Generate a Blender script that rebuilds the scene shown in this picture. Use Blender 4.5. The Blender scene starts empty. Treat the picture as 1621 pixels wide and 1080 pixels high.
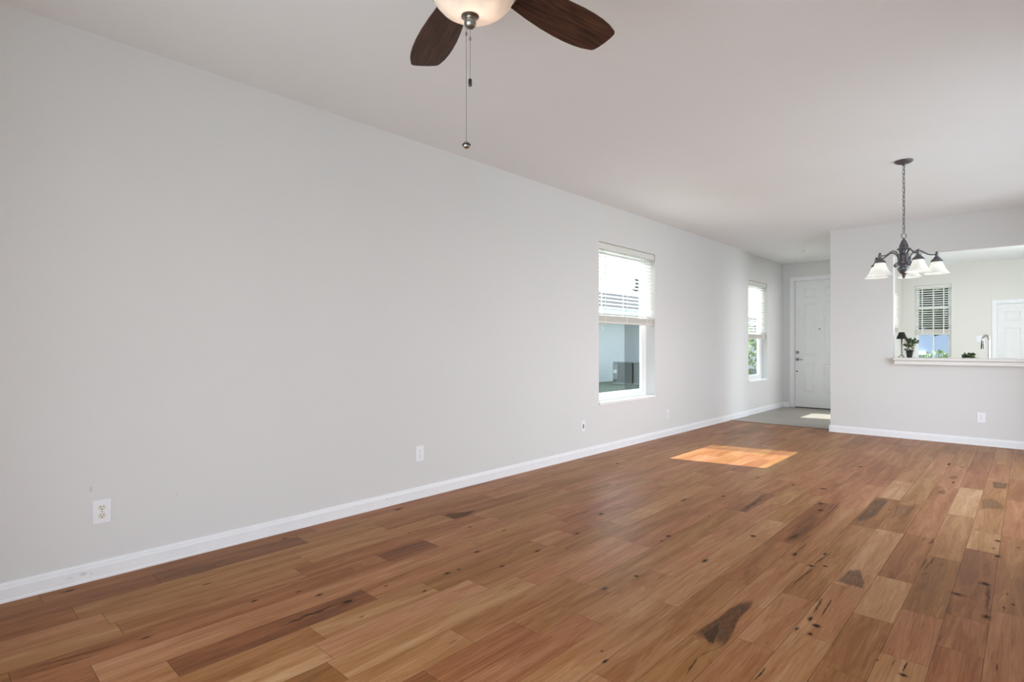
import bpy, bmesh, math, random
from mathutils import Vector, Matrix

C = bpy.context.scene.collection
SC = bpy.context.scene
R = math.radians

# ------------------------------------------------------------------ camera
YAW = math.atan(816.7 / 879.0)
CAMX, CAMH = 3.432, 1.175
cd = bpy.data.cameras.new('camera')
cd.sensor_fit = 'HORIZONTAL'; cd.sensor_width = 36.0
cd.lens = 36.0 * 879.0 / 1621.0
cd.shift_y = 7.0 / 1621.0
cd.clip_start = 0.05; cd.clip_end = 300
cam = bpy.data.objects.new('camera', cd); C.objects.link(cam)
cam.location = (CAMX, 0, CAMH); cam.rotation_euler = (R(90), 0, YAW)
SC.camera = cam

# ------------------------------------------------------------------ view, world, sun, fill lamps
SC.view_settings.view_transform = 'Standard'
SC.view_settings.look = 'None'
SC.view_settings.gamma = 1.0
SC.view_settings.use_curve_mapping = False
SC.view_settings.exposure = 0.56
SC.cycles.use_denoising = True
SC.cycles.max_bounces = 14; SC.cycles.diffuse_bounces = 8
SC.cycles.transparent_max_bounces = 24
SC.cycles.sample_clamp_indirect = 6.0
SC.cycles.caustics_reflective = False; SC.cycles.caustics_refractive = False

w = bpy.data.worlds.new('sky'); SC.world = w; w.use_nodes = True
wn = w.node_tree.nodes; wl = w.node_tree.links; wn.clear()
wo = wn.new('ShaderNodeOutputWorld'); wb = wn.new('ShaderNodeBackground')
tc = wn.new('ShaderNodeTexCoord'); sx = wn.new('ShaderNodeSeparateXYZ'); wr = wn.new('ShaderNodeValToRGB')
wl.new(tc.outputs['Generated'], sx.inputs[0]); wl.new(sx.outputs['Z'], wr.inputs[0])
wr.color_ramp.elements[0].position = 0.0; wr.color_ramp.elements[0].color = (1.0, 1.0, 1.0, 1)
wr.color_ramp.elements[1].position = 0.6; wr.color_ramp.elements[1].color = (0.62, 0.80, 1.0, 1)
wl.new(wr.outputs[0], wb.inputs['Color']); wb.inputs['Strength'].default_value = 2.6
wl.new(wb.outputs[0], wo.inputs['Surface'])

def light(name, kind, loc, direction, energy, color=(1, 1, 1), size=None, size_y=None):
    l = bpy.data.lights.new(name, kind); l.energy = energy; l.color = color
    if kind == 'AREA':
        l.shape = 'RECTANGLE'; l.size = size; l.size_y = size_y
    elif kind == 'SUN': l.angle = R(0.53)
    elif kind == 'POINT': l.shadow_soft_size = size
    o = bpy.data.objects.new(name, l); C.objects.link(o); o.location = loc
    if direction is not None:
        o.rotation_euler = Vector(direction).to_track_quat('-Z', 'Z' if abs(direction[2]) < .9 else 'Y').to_euler()
    return o
light('sun', 'SUN', (-20, 0, 20), (1.0, 0.21, -0.81), 10.3, (1.0, 1.0, 1.0))
# added fill lamps outside the unseen openings, behind, beside and in the kitchen
light('fill_lamp_back', 'AREA', (2.9, -1.9, 0.95), (0.05, 1, .55), 100, (0.80, 0.90, 1.0), 3.4, 2.1)
light('fill_lamp_side', 'AREA', (5.7, 5.6, 0.95), (-1, .28, .52), 140, (0.80, 0.90, 1.0), 4.0, 2.1)
light('fill_lamp_kitchen', 'AREA', (4.42, 10.7, 1.55), (-1, 0, .05), 66, (0.94, 0.97, 1.0), 2.2, 1.5)

# ------------------------------------------------------------------ materials
def newmat(name):
    m = bpy.data.materials.new(name); m.use_nodes = True
    nt = m.node_tree; b = nt.nodes['Principled BSDF']
    return m, nt, b
def N(nt, t, **kw):
    n = nt.nodes.new(t)
    for k, v in kw.items(): setattr(n, k, v)
    return n
def mat(name, col, rough=.5, metal=0., scale=30., var=.06, bump=0., bscale=None, spec=None, emit=None, detail=3.):
    """a procedural surface: colour broken up by noise, optional bump"""
    m, nt, b = newmat(name); L = nt.links
    co = N(nt, 'ShaderNodeTexCoord'); nz = N(nt, 'ShaderNodeTexNoise')
    nz.inputs['Scale'].default_value = scale; nz.inputs['Detail'].default_value = detail
    L.new(co.outputs['Object'], nz.inputs['Vector'])
    rp = N(nt, 'ShaderNodeValToRGB')
    rp.color_ramp.elements[0].position = .3; rp.color_ramp.elements[1].position = .7
    rp.color_ramp.elements[0].color = tuple(c * (1 - var) for c in col) + (1,)
    rp.color_ramp.elements[1].color = tuple(min(1, c * (1 + var)) for c in col) + (1,)
    L.new(nz.outputs['Fac'], rp.inputs[0]); L.new(rp.outputs[0], b.inputs['Base Color'])
    b.inputs['Roughness'].default_value = rough; b.inputs['Metallic'].default_value = metal
    if spec is not None: b.inputs['Specular IOR Level'].default_value = spec
    if emit:
        b.inputs['Emission Color'].default_value = tuple(emit[0]) + (1,); b.inputs['Emission Strength'].default_value = emit[1]
    if bump:
        n2 = N(nt, 'ShaderNodeTexNoise'); n2.inputs['Scale'].default_value = bscale or scale * 4
        L.new(co.outputs['Object'], n2.inputs['Vector'])
        bp = N(nt, 'ShaderNodeBump'); bp.inputs['Strength'].default_value = bump; bp.inputs['Distance'].default_value = .002
        L.new(n2.outputs['Fac'], bp.inputs['Height']); L.new(bp.outputs[0], b.inputs['Normal'])
    return m
M = {}
M['wall'] = mat('wall_paint', (.708, .703, .698), .75, scale=1.2, var=.008, bump=.12, bscale=180, spec=.25)
M['ceiling'] = mat('ceiling_paint', (.84, .85, .858), .9, scale=1.5, var=.008, bump=.15, bscale=90, spec=.1)
M['kitchen_wall'] = mat('kitchen_paint', (.74, .73, .69), .8, scale=1.2, var=.01, spec=.2)
M['trim'] = mat('white_trim_paint', (.83, .84, .86), .42, scale=14, var=.015, bump=.05)
M['vinyl'] = mat('white_vinyl', (.86, .87, .87), .4, scale=20, var=.01)
M['sill'] = mat('sill_marble', (.85, .85, .84), .3, scale=9, var=.03)
M['door'] = mat('door_paint', (.80, .81, .81), .45, scale=10, var=.012, bump=.04)
M['blind'] = mat('blind_slat', (.86, .85, .82), .5, scale=40, var=.02)
M['valance'] = mat('blind_valance', (.74, .735, .70), .5, scale=30, var=.02)
M['rail'] = mat('blind_rail', (.74, .70, .655), .5, scale=40, var=.03)
M['tile'] = None
M['nickel'] = mat('brushed_nickel', (.30, .29, .26), .34, 1., scale=60, var=.1)
M['pewter'] = mat('antique_pewter', (.14, .138, .15), .40, .7, scale=45, var=.35, bump=.3, bscale=120)
M['iron'] = mat('dark_iron', (.035, .033, .033), .5, .6, scale=60, var=.3)
M['chrome'] = mat('chrome', (.55, .55, .56), .12, 1., scale=30, var=.04)
M['dark_chrome'] = mat('dark_chrome', (.16, .16, .165), .12, 1., scale=90, var=.4)
M['black_cloth'] = mat('black_shade_cloth', (.012, .013, .014), .85, scale=200, var=.3, bump=.3)
M['black_pot'] = mat('black_glazed_pot', (.014, .015, .017), .25, scale=20, var=.2)
M['soil'] = mat('soil', (.03, .022, .015), .95, scale=80, var=.5, bump=.6)
M['leaf'] = mat('dark_leaf', (.045, .075, .022), .5, scale=30, var=.5)
M['leaf_pale'] = mat('pale_leaf', (.20, .23, .11), .55, scale=30, var=.4)
M['petal'] = mat('white_petal', (.75, .72, .66), .6, scale=60, var=.1)
M['stem'] = mat('plant_stem', (.07, .09, .03), .6, scale=60, var=.3)
M['plate'] = mat('outlet_plate', (.84, .84, .88), .35, scale=40, var=.01)
M['almond'] = mat('almond_plastic', (.78, .755, .66), .4, scale=40, var=.02)
M['slot'] = mat('socket_slot', (.02, .015, .012), .7, scale=40, var=.1)
M['gap'] = mat('floor_gap', (.05, .028, .016), .9, scale=40, var=.2)
M['transition'] = mat('transition_wood', (.16, .085, .05), .4, scale=30, var=.2)
M['ledge'] = mat('ledge_laminate', (.76, .735, .71), .35, scale=6, var=.012)
M['rubber'] = mat('dark_rubber', (.05, .05, .05), .8, scale=50, var=.1)
M['cabinet'] = mat('cabinet_paint', (.72, .70, .66), .5, scale=10, var=.02)
M['counter'] = mat('counter_laminate', (.55, .52, .48), .35, scale=90, var=.15)
M['stucco'] = mat('neighbour_stucco', (.50, .51, .495), .9, scale=8, var=.04, bump=.5, bscale=60)
M['stucco_trim'] = mat('neighbour_trim', (.80, .82, .82), .7, scale=8, var=.03)
M['shingle'] = mat('roof_shingle', (.045, .045, .048), .9, scale=14, var=.45, bump=.8, bscale=30)
M['blue_siding'] = mat('blue_siding', (.30, .36, .50), .8, scale=5, var=.05)
M['grass'] = mat('lawn', (.10, .115, .075), .95, scale=25, var=.45, bump=.8, bscale=60)
M['bark'] = mat('bark', (.10, .075, .05), .95, scale=25, var=.4, bump=.8)
M['foliage'] = mat('tree_foliage', (.055, .085, .045), .7, scale=9, var=.5)
M['shrub'] = mat('shrub_foliage', (.24, .30, .14), .7, scale=9, var=.4)
M['ac_metal'] = mat('condenser_metal', (.30, .31, .30), .5, .2, scale=20, var=.08)
M['ac_dark'] = mat('condenser_coil', (.08, .085, .085), .7, .2, scale=60, var=.3)
M['ac_label'] = mat('condenser_plate', (.62, .65, .63), .5, scale=20, var=.05)

def glass_mat():
    m = bpy.data.materials.new('window_glass'); m.use_nodes = True; nt = m.node_tree; nt.nodes.clear(); L = nt.links
    out = N(nt, 'ShaderNodeOutputMaterial'); mx = N(nt, 'ShaderNodeMixShader'); tr = N(nt, 'ShaderNodeBsdfTransparent')
    gl = N(nt, 'ShaderNodeBsdfGlossy'); fr = N(nt, 'ShaderNodeLayerWeight'); nz = N(nt, 'ShaderNodeTexNoise')
    co = N(nt, 'ShaderNodeTexCoord'); rp = N(nt, 'ShaderNodeValToRGB')
    L.new(co.outputs['Object'], nz.inputs['Vector']); nz.inputs['Scale'].default_value = 3
    rp.color_ramp.elements[0].color = (.86, .89, .88, 1); rp.color_ramp.elements[1].color = (.90, .92, .915, 1)
    L.new(nz.outputs['Fac'], rp.inputs[0]); L.new(rp.outputs[0], tr.inputs['Color'])
    gl.inputs['Roughness'].default_value = .02; fr.inputs['Blend'].default_value = .5
    pw = N(nt, 'ShaderNodeMath', operation='POWER'); L.new(fr.outputs['Facing'], pw.inputs[0]); pw.inputs[1].default_value = 5.
    sc = N(nt, 'ShaderNodeMath', operation='MULTIPLY_ADD'); L.new(pw.outputs[0], sc.inputs[0]); sc.inputs[1].default_value = .6; sc.inputs[2].default_value = .02
    L.new(sc.outputs[0], mx.inputs[0]); L.new(tr.outputs[0], mx.inputs[1]); L.new(gl.outputs[0], mx.inputs[2])
    L.new(mx.outputs[0], out.inputs['Surface']); return m
M['glass'] = glass_mat()
def shade_strip_mat():  # see-through grey, the window strip's shade put into its colour
    m = bpy.data.materials.new('shade_strip'); m.use_nodes = True; nt = m.node_tree; nt.nodes.clear(); L = nt.links
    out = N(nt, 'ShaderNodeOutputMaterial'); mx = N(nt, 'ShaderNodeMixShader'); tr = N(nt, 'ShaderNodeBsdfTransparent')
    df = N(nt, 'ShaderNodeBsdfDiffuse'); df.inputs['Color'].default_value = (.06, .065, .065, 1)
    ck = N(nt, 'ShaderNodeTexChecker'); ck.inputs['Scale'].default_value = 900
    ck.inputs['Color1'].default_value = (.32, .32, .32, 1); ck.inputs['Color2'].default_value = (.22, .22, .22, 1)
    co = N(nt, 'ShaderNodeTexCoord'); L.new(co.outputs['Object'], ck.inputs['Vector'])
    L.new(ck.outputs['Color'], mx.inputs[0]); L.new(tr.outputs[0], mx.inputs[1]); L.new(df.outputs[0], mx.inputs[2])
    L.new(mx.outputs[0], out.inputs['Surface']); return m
M['dark_strip'] = shade_strip_mat()
def lampglass(name, col, e, ecol, veins):
    """frosted lamp glass, lit from inside by its bulb"""
    m, nt, b = newmat(name); L = nt.links
    co = N(nt, 'ShaderNodeTexCoord'); nz = N(nt, 'ShaderNodeTexNoise'); nz.inputs['Scale'].default_value = veins; nz.inputs['Detail'].default_value = 6
    L.new(co.outputs['Object'], nz.inputs['Vector']); rp = N(nt, 'ShaderNodeValToRGB')
    rp.color_ramp.elements[0].position = .32; rp.color_ramp.elements[1].position = .55
    rp.color_ramp.elements[0].color = tuple(c * .86 for c in col) + (1,); rp.color_ramp.elements[1].color = col + (1,)
    L.new(nz.outputs['Fac'], rp.inputs[0]); L.new(rp.outputs[0], b.inputs['Base Color'])
    b.inputs['Roughness'].default_value = .35
    b.inputs['Emission Color'].default_value = ecol + (1,); b.inputs['Emission Strength'].default_value = e
    tr = N(nt, 'ShaderNodeBsdfTranslucent'); L.new(rp.outputs[0], tr.inputs['Color'])
    mx = N(nt, 'ShaderNodeMixShader'); mx.inputs[0].default_value = .45
    out = nt.nodes['Material Output']
    L.new(b.outputs[0], mx.inputs[1]); L.new(tr.outputs[0], mx.inputs[2]); L.new(mx.outputs[0], out.inputs['Surface'])
    return m
M['alabaster'] = lampglass('alabaster_glass', (.80, .735, .68), .05, (1.0, .88, .80), 14)
M['bell_glass'] = lampglass('frosted_bell_glass', (.88, .89, .87), .22, (1.0, 1.0, .96), 10)
M['bulb'] = mat('lit_bulb', (.9, .9, .85), .4, emit=((1.0, .95, .88), 1.4))

def blade_mat():
    m, nt, b = newmat('walnut_blade'); L = nt.links
    uv = N(nt, 'ShaderNodeUVMap'); mp = N(nt, 'ShaderNodeMapping'); mp.inputs['Scale'].default_value = (6, 90, 1)
    L.new(uv.outputs[0], mp.inputs['Vector'])
    nz = N(nt, 'ShaderNodeTexNoise'); nz.inputs['Scale'].default_value = 1; nz.inputs['Detail'].default_value = 5; nz.inputs['Distortion'].default_value = .4
    L.new(mp.outputs[0], nz.inputs['Vector']); rp = N(nt, 'ShaderNodeValToRGB')
    rp.color_ramp.elements[0].position = .3; rp.color_ramp.elements[0].color = (.022, .010, .006, 1)
    rp.color_ramp.elements[1].position = .72; rp.color_ramp.elements[1].color = (.105, .043, .025, 1)
    L.new(nz.outputs['Fac'], rp.inputs[0]); L.new(rp.outputs[0], b.inputs['Base Color']); b.inputs['Roughness'].default_value = .5; b.inputs['Specular IOR Level'].default_value = .2
    return m
M['blade'] = blade_mat()

def plank_mat():
    m, nt, b = newmat('hickory_plank'); L = nt.links
    uv = N(nt, 'ShaderNodeUVMap'); at = N(nt, 'ShaderNodeAttribute'); at.attribute_name = 'tone'
    sp = N(nt, 'ShaderNodeSeparateColor'); L.new(at.outputs['Color'], sp.inputs[0])
    # long fibres
    m1 = N(nt, 'ShaderNodeMapping'); m1.inputs['Scale'].default_value = (150, 5, 1); L.new(uv.outputs[0], m1.inputs['Vector'])
    n1 = N(nt, 'ShaderNodeTexNoise'); n1.inputs['Scale'].default_value = 1; n1.inputs['Detail'].default_value = 5; n1.inputs['Roughness'].default_value = .6
    L.new(m1.outputs[0], n1.inputs['Vector'])
    # cathedral figure
    m2 = N(nt, 'ShaderNodeMapping'); m2.inputs['Scale'].default_value = (16, 1.3, 1); L.new(uv.outputs[0], m2.inputs['Vector'])
    n2 = N(nt, 'ShaderNodeTexNoise'); n2.inputs['Scale'].default_value = 1; n2.inputs['Detail'].default_value = 3; n2.inputs['Distortion'].default_value = .7
    L.new(m2.outputs[0], n2.inputs['Vector'])
    # growth rings taken from the slow noise
    mu = N(nt, 'ShaderNodeMath', operation='MULTIPLY'); mu.inputs[1].default_value = 55.; L.new(n2.outputs['Fac'], mu.inputs[0])
    si = N(nt, 'ShaderNodeMath', operation='SINE'); L.new(mu.outputs[0], si.inputs[0])
    # tone: per plank + figure
    def madd(a, k, c):
        n = N(nt, 'ShaderNodeMath', operation='MULTIPLY_ADD'); L.new(a, n.inputs[0]); n.inputs[1].default_value = k
        if isinstance(c, float): n.inputs[2].default_value = c
        else: L.new(c, n.inputs[2])
        return n.outputs[0]
    t = madd(n2.outputs['Fac'], .80, -.40)
    t = madd(n1.outputs['Fac'], .62, t)
    t = madd(si.outputs[0], .045, t)
    ad = N(nt, 'ShaderNodeMath', operation='ADD'); L.new(t, ad.inputs[0]); L.new(sp.outputs[0], ad.inputs[1])
    t2 = madd(ad.outputs[0], .86, -.085)
    rp = N(nt, 'ShaderNodeValToRGB'); cr = rp.color_ramp
    stops = [(0., (.085, .036, .018)), (.28, (.165, .070, .036)), (.5, (.270, .118, .058)), (.72, (.385, .195, .108)), (1., (.530, .325, .205))]
    cr.elements[0].position, cr.elements[0].color = stops[0][0], stops[0][1] + (1,)
    cr.elements[1].position, cr.elements[1].color = stops[-1][0], stops[-1][1] + (1,)
    for p, c in stops[1:-1]:
        e = cr.elements.new(p); e.color = c + (1,)
    L.new(t2, rp.inputs[0])
    hs = N(nt, 'ShaderNodeHueSaturation'); L.new(rp.outputs[0], hs.inputs['Color'])
    L.new(madd(sp.outputs[1], .014, .496), hs.inputs['Hue']); hs.inputs['Saturation'].default_value = 1.15
    L.new(hs.outputs[0], b.inputs['Base Color'])
    L.new(madd(n1.outputs['Fac'], .15, .30), b.inputs['Roughness'])
    b.inputs['Specular IOR Level'].default_value = .12
    bp = N(nt, 'ShaderNodeBump'); bp.inputs['Strength'].default_value = .25; bp.inputs['Distance'].default_value = .0006
    L.new(n1.outputs['Fac'], bp.inputs['Height']); L.new(bp.outputs[0], b.inputs['Normal'])
    return m
M['plank'] = plank_mat()

def stain_mat(name='grain_mark', rough=.38, nscale=120.):
    """knots, mineral streaks and scuffs: colour from the 'ink' attribute, soft edge from its alpha"""
    m, nt, b = newmat(name); L = nt.links
    at = N(nt, 'ShaderNodeAttribute'); at.attribute_name = 'ink'
    L.new(at.outputs['Color'], b.inputs['Base Color']); b.inputs['Roughness'].default_value = rough; b.inputs['Specular IOR Level'].default_value = .10
    tr = N(nt, 'ShaderNodeBsdfTransparent'); mx = N(nt, 'ShaderNodeMixShader')
    co = N(nt, 'ShaderNodeTexCoord'); mp = N(nt, 'ShaderNodeMapping'); mp.inputs['Scale'].default_value = (1, .22, 1)
    L.new(co.outputs['Object'], mp.inputs['Vector'])
    nz = N(nt, 'ShaderNodeTexNoise'); nz.inputs['Scale'].default_value = nscale; nz.inputs['Detail'].default_value = 4; L.new(mp.outputs[0], nz.inputs['Vector'])
    ml = N(nt, 'ShaderNodeMath', operation='MULTIPLY_ADD'); L.new(nz.outputs['Fac'], ml.inputs[0]); ml.inputs[1].default_value = 1.3; ml.inputs[2].default_value = .35
    m2 = N(nt, 'ShaderNodeMath', operation='MULTIPLY'); m2.use_clamp = True; L.new(ml.outputs[0], m2.inputs[0]); L.new(at.outputs['Alpha'], m2.inputs[1])
    L.new(m2.outputs[0], mx.inputs[0]); L.new(tr.outputs[0], mx.inputs[1]); L.new(b.outputs[0], mx.inputs[2])
    L.new(mx.outputs[0], nt.nodes['Material Output'].inputs['Surface'])
    return m
M['stain'] = stain_mat()
M['scuff'] = stain_mat('wall_scuff', .8, 40.)

def tile_mat():
    m, nt, b = newmat('foyer_tile'); L = nt.links
    co = N(nt, 'ShaderNodeTexCoord'); br = N(nt, 'ShaderNodeTexBrick'); br.offset = 0.
    L.new(co.outputs['Object'], br.inputs['Vector'])
    br.inputs['Color1'].default_value = (.40, .355, .30, 1); br.inputs['Color2'].default_value = (.37, .33, .28, 1); br.inputs['Mortar'].default_value = (.30, .27, .23, 1)
    br.inputs['Scale'].default_value = 1; br.inputs['Mortar Size'].default_value = .004; br.inputs['Brick Width'].default_value = .46; br.inputs['Row Height'].default_value = .46
    nz = N(nt, 'ShaderNodeTexNoise'); nz.inputs['Scale'].default_value = 6; L.new(co.outputs['Object'], nz.inputs['Vector'])
    mx = N(nt, 'ShaderNodeMix', data_type='RGBA', blend_type='MULTIPLY'); mx.inputs[0].default_value = .25
    L.new(br.outputs['Color'], mx.inputs[6]); L.new(nz.outputs['Color'], mx.inputs[7]); L.new(mx.outputs[2], b.inputs['Base Color'])
    b.inputs['Roughness'].default_value = .38; return m
M['tile'] = tile_mat()

# ------------------------------------------------------------------ mesh builder
class MB:
    def __init__(s): s.v = []; s.f = []; s.mi = []; s.uv = {}; s.ink = {}; s.smooth = set()
    def add(s, verts, faces, mi=0, smooth=False):
        o = len(s.v); s.v += [tuple(p) for p in verts]
        for f in faces:
            if smooth: s.smooth.add(len(s.f))
            s.f.append(tuple(i + o for i in f)); s.mi.append(mi)
        return o
    def box(s, a, b, mi=0):
        (x0, y0, z0), (x1, y1, z1) = a, b
        x0, x1 = min(x0, x1), max(x0, x1); y0, y1 = min(y0, y1), max(y0, y1); z0, z1 = min(z0, z1), max(z0, z1)
        s.add([(x0, y0, z0), (x1, y0, z0), (x1, y1, z0), (x0, y1, z0), (x0, y0, z1), (x1, y0, z1), (x1, y1, z1), (x0, y1, z1)],
              [(0, 3, 2, 1), (4, 5, 6, 7), (0, 1, 5, 4), (1, 2, 6, 5), (2, 3, 7, 6), (3, 0, 4, 7)], mi)
        return s
    def bevbox(s, a, b, r=.003, mi=0, seg=2):
        bm = bmesh.new(); bmesh.ops.create_cube(bm, size=1)
        d = [abs(q - p) for p, q in zip(a, b)]; c = [(p + q) / 2 for p, q in zip(a, b)]
        for v in bm.verts: v.co = Vector((v.co.x * d[0] + c[0], v.co.y * d[1] + c[1], v.co.z * d[2] + c[2]))
        bmesh.ops.bevel(bm, geom=bm.edges[:], offset=min(r, min(d) * .45), segments=seg, affect='EDGES', profile=.5)
        s.frombm(bm, mi); return s
    def frombm(s, bm, mi=0, smooth=False):
        bm.verts.index_update()
        s.add([v.co[:] for v in bm.verts], [[v.index for v in f.verts] for f in bm.faces], mi, smooth); bm.free()
    def lathe(s, prof, c=(0, 0, 0), n=24, mi=0, axis='Z', caps=True):
        vs = []; fs = []
        for r, z in prof:
            for i in range(n):
                t = 2 * math.pi * i / n; p = (r * math.cos(t), r * math.sin(t), z)
                if axis == 'X': p = (p[2], p[0], p[1])
                elif axis == 'Y': p = (p[0], p[2], p[1])
                vs.append((p[0] + c[0], p[1] + c[1], p[2] + c[2]))
        for k in range(len(prof) - 1):
            for i in range(n):
                j = (i + 1) % n; fs.append((k * n + i, k * n + j, (k + 1) * n + j, (k + 1) * n + i))
        if caps:
            if prof[0][0] > 1e-6: fs.append(tuple(range(n - 1, -1, -1)))
            if prof[-1][0] > 1e-6: fs.append(tuple(range((len(prof) - 1) * n, len(prof) * n)))
        s.add(vs, fs, mi, True); return s
    def tube(s, pts, r, n=8, mi=0, closed=False):
        pts = [Vector(p) for p in pts]; m = len(pts); rs = r if isinstance(r, (list, tuple)) else [r] * m
        vs = []; fs = []; up = None
        for i, p in enumerate(pts):
            if closed: t = (pts[(i + 1) % m] - pts[i - 1])
            else: t = pts[min(i + 1, m - 1)] - pts[max(i - 1, 0)]
            t.normalize()
            if up is None:
                up = t.orthogonal().normalized()
            up = (up - t * up.dot(t))
            up = up.normalized() if up.length > 1e-6 else t.orthogonal().normalized()
            si = t.cross(up)
            for k in range(n):
                a = 2 * math.pi * k / n; vs.append(p + (up * math.cos(a) + si * math.sin(a)) * rs[i])
        for i in range(m if closed else m - 1):
            j = (i + 1) % m
            for k in range(n):
                l = (k + 1) % n; fs.append((i * n + k, i * n + l, j * n + l, j * n + k))
        if not closed: fs += [tuple(range(n - 1, -1, -1)), tuple(range((m - 1) * n, m * n))]
        s.add(vs, fs, mi, True); return s
    def extrude(s, prof, p0, p1, u, v, mi=0):
        """profile (a,b) -> p + a*u + b*v, swept straight from p0 to p1"""
        u, v, p0, p1 = map(Vector, (u, v, p0, p1)); n = len(prof)
        vs = [p0 + u * a + v * b for a, b in prof] + [p1 + u * a + v * b for a, b in prof]
        fs = [(i, (i + 1) % n, n + (i + 1) % n, n + i) for i in range(n)] + [tuple(range(n - 1, -1, -1)), tuple(range(n, 2 * n))]
        s.add(vs, fs, mi); return s
    def blob(s, c, u, v, ru, rv, col, alpha, mi=0, n=14, rng=random, jag=.25):
        """soft-edged mark lying in the plane c + u,v"""
        c, u, v = Vector(c), Vector(u), Vector(v); vs = [c]; al = [alpha]
        for f, a in ((.55, alpha * .8), (1., 0.)):
            for i in range(n):
                t = 2 * math.pi * i / n; k = f * (1 + rng.uniform(-jag, jag))
                vs.append(c + u * (ru * k * math.cos(t)) + v * (rv * k * math.sin(t))); al.append(a)
        fs = [(0, 1 + i, 1 + (i + 1) % n) for i in range(n)] + [(1 + i, 1 + n + i, 1 + n + (i + 1) % n, 1 + (i + 1) % n) for i in range(n)]
        o = s.add(vs, fs, mi)
        for i, a in enumerate(al): s.ink[o + i] = col + (a,)
    def patch(s, pts, z, col, alpha, mi=0, edge=.86):
        cx = sum(p[0] for p in pts) / len(pts); cy = sum(p[1] for p in pts) / len(pts); n = len(pts)
        vs = [(cx, cy, z)] + [(cx + (x - cx) * edge, cy + (y - cy) * edge, z) for x, y in pts] + [(x, y, z) for x, y in pts]
        fs = [(0, 1 + i, 1 + (i + 1) % n) for i in range(n)] + [(1 + i, 1 + n + i, 1 + n + (i + 1) % n, 1 + (i + 1) % n) for i in range(n)]
        o = s.add(vs, fs, mi)
        for i in range(len(vs)): s.ink[o + i] = col + ((alpha * .8,) if i == 0 else (alpha,) if i <= n else (0.,))
    def build(s, name, mats, parent=None, loc=None, kind=None, label=None):
        me = bpy.data.meshes.new(name)
        off = Vector(parent.location) if parent and parent.get('_abs') else Vector((0, 0, 0))
        if loc is not None: off = Vector(loc)
        me.from_pydata([tuple(Vector(p) - off) for p in s.v], [], s.f)
        for m in (mats if isinstance(mats, (list, tuple)) else [mats]): me.materials.append(m)
        for i, p in enumerate(me.polygons):
            p.material_index = s.mi[i]; p.use_smooth = i in s.smooth
        if s.uv:
            ul = me.uv_layers.new(name='UVMap')
            for i, p in enumerate(me.polygons):
                if i in s.uv:
                    for li, q in zip(p.loop_indices, s.uv[i]): ul.data[li].uv = q
        if s.ink:
            a = me.attributes.new('ink', 'FLOAT_COLOR', 'POINT')
            for i, c in s.ink.items(): a.data[i].color = c
        bm = bmesh.new(); bm.from_mesh(me); 
        if not s.ink: bmesh.ops.recalc_face_normals(bm, faces=bm.faces[:])
        if s.smooth:
            for e in bm.edges:
                if len(e.link_faces) == 2 and e.calc_face_angle(0) > R(38): e.smooth = False
        bm.to_mesh(me); bm.free()
        o = bpy.data.objects.new(name, me); C.objects.link(o)
        if parent:
            o.parent = parent
            if loc is not None and parent.get('_abs'): o.location = Vector(loc) - Vector(parent.location)
        elif loc is not None: o.location = loc
        if kind: o['kind'] = kind
        if label: o['label'] = label
        return o

def thing(name, label, cat, loc, group=None, kind=None):
    o = bpy.data.objects.new(name, None); C.objects.link(o); o.location = loc; o.empty_display_size = .1
    o['label'] = label; o['category'] = cat; o['_abs'] = 1
    if group: o['group'] = group
    if kind: o['kind'] = kind
    return o
def tag(o, label, cat, group=None, kind=None):
    o['label'] = label; o['category'] = cat
    if group: o['group'] = group
    if kind: o['kind'] = kind
    return o
def kids(o): return [c for c in C.objects if c.parent == o]
def dup(o, loc, rz, label):
    """copy a thing with its parts and their sub-parts"""
    r = o.copy(); C.objects.link(r); r.location = loc; r.rotation_euler = (0, 0, rz); r['label'] = label
    for c in kids(o):
        d = c.copy(); C.objects.link(d); d.parent = r
        for g in kids(c):
            h = g.copy(); C.objects.link(h); h.parent = d
    return r
def wallgrid(mb, ax, t0, t1, u0, u1, z0, z1, holes):
    """slab wall with rectangular holes; ax 'x' = thickness along x, length along y"""
    us = sorted({u0, u1} | {h[0] for h in holes} | {h[1] for h in holes}); zs = sorted({z0, z1} | {h[2] for h in holes} | {h[3] for h in holes})
    us = [u for u in us if u0 <= u <= u1]; zs = [z for z in zs if z0 <= z <= z1]
    for a, b in zip(us, us[1:]):
        run = None
        for c, d in zip(zs, zs[1:]):
            um, zm = (a + b) / 2, (c + d) / 2
            if any(h[0] < um < h[1] and h[2] < zm < h[3] for h in holes): continue
            if ax == 'x': mb.box((t0, a, c), (t1, b, d))
            else: mb.box((a, t0, c), (b, t1, d))
ROWX = [0, 0.145, 0.297, 0.449, 0.603, 0.747, 0.913, 1.08, 1.228, 1.376, 1.528, 1.68, 1.832, 1.981, 2.128, 2.281, 2.428, 2.573, 2.72, 2.868, 3.018, 3.168, 3.312, 3.46, 3.608, 3.756, 3.904, 4.052, 4.25]
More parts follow.
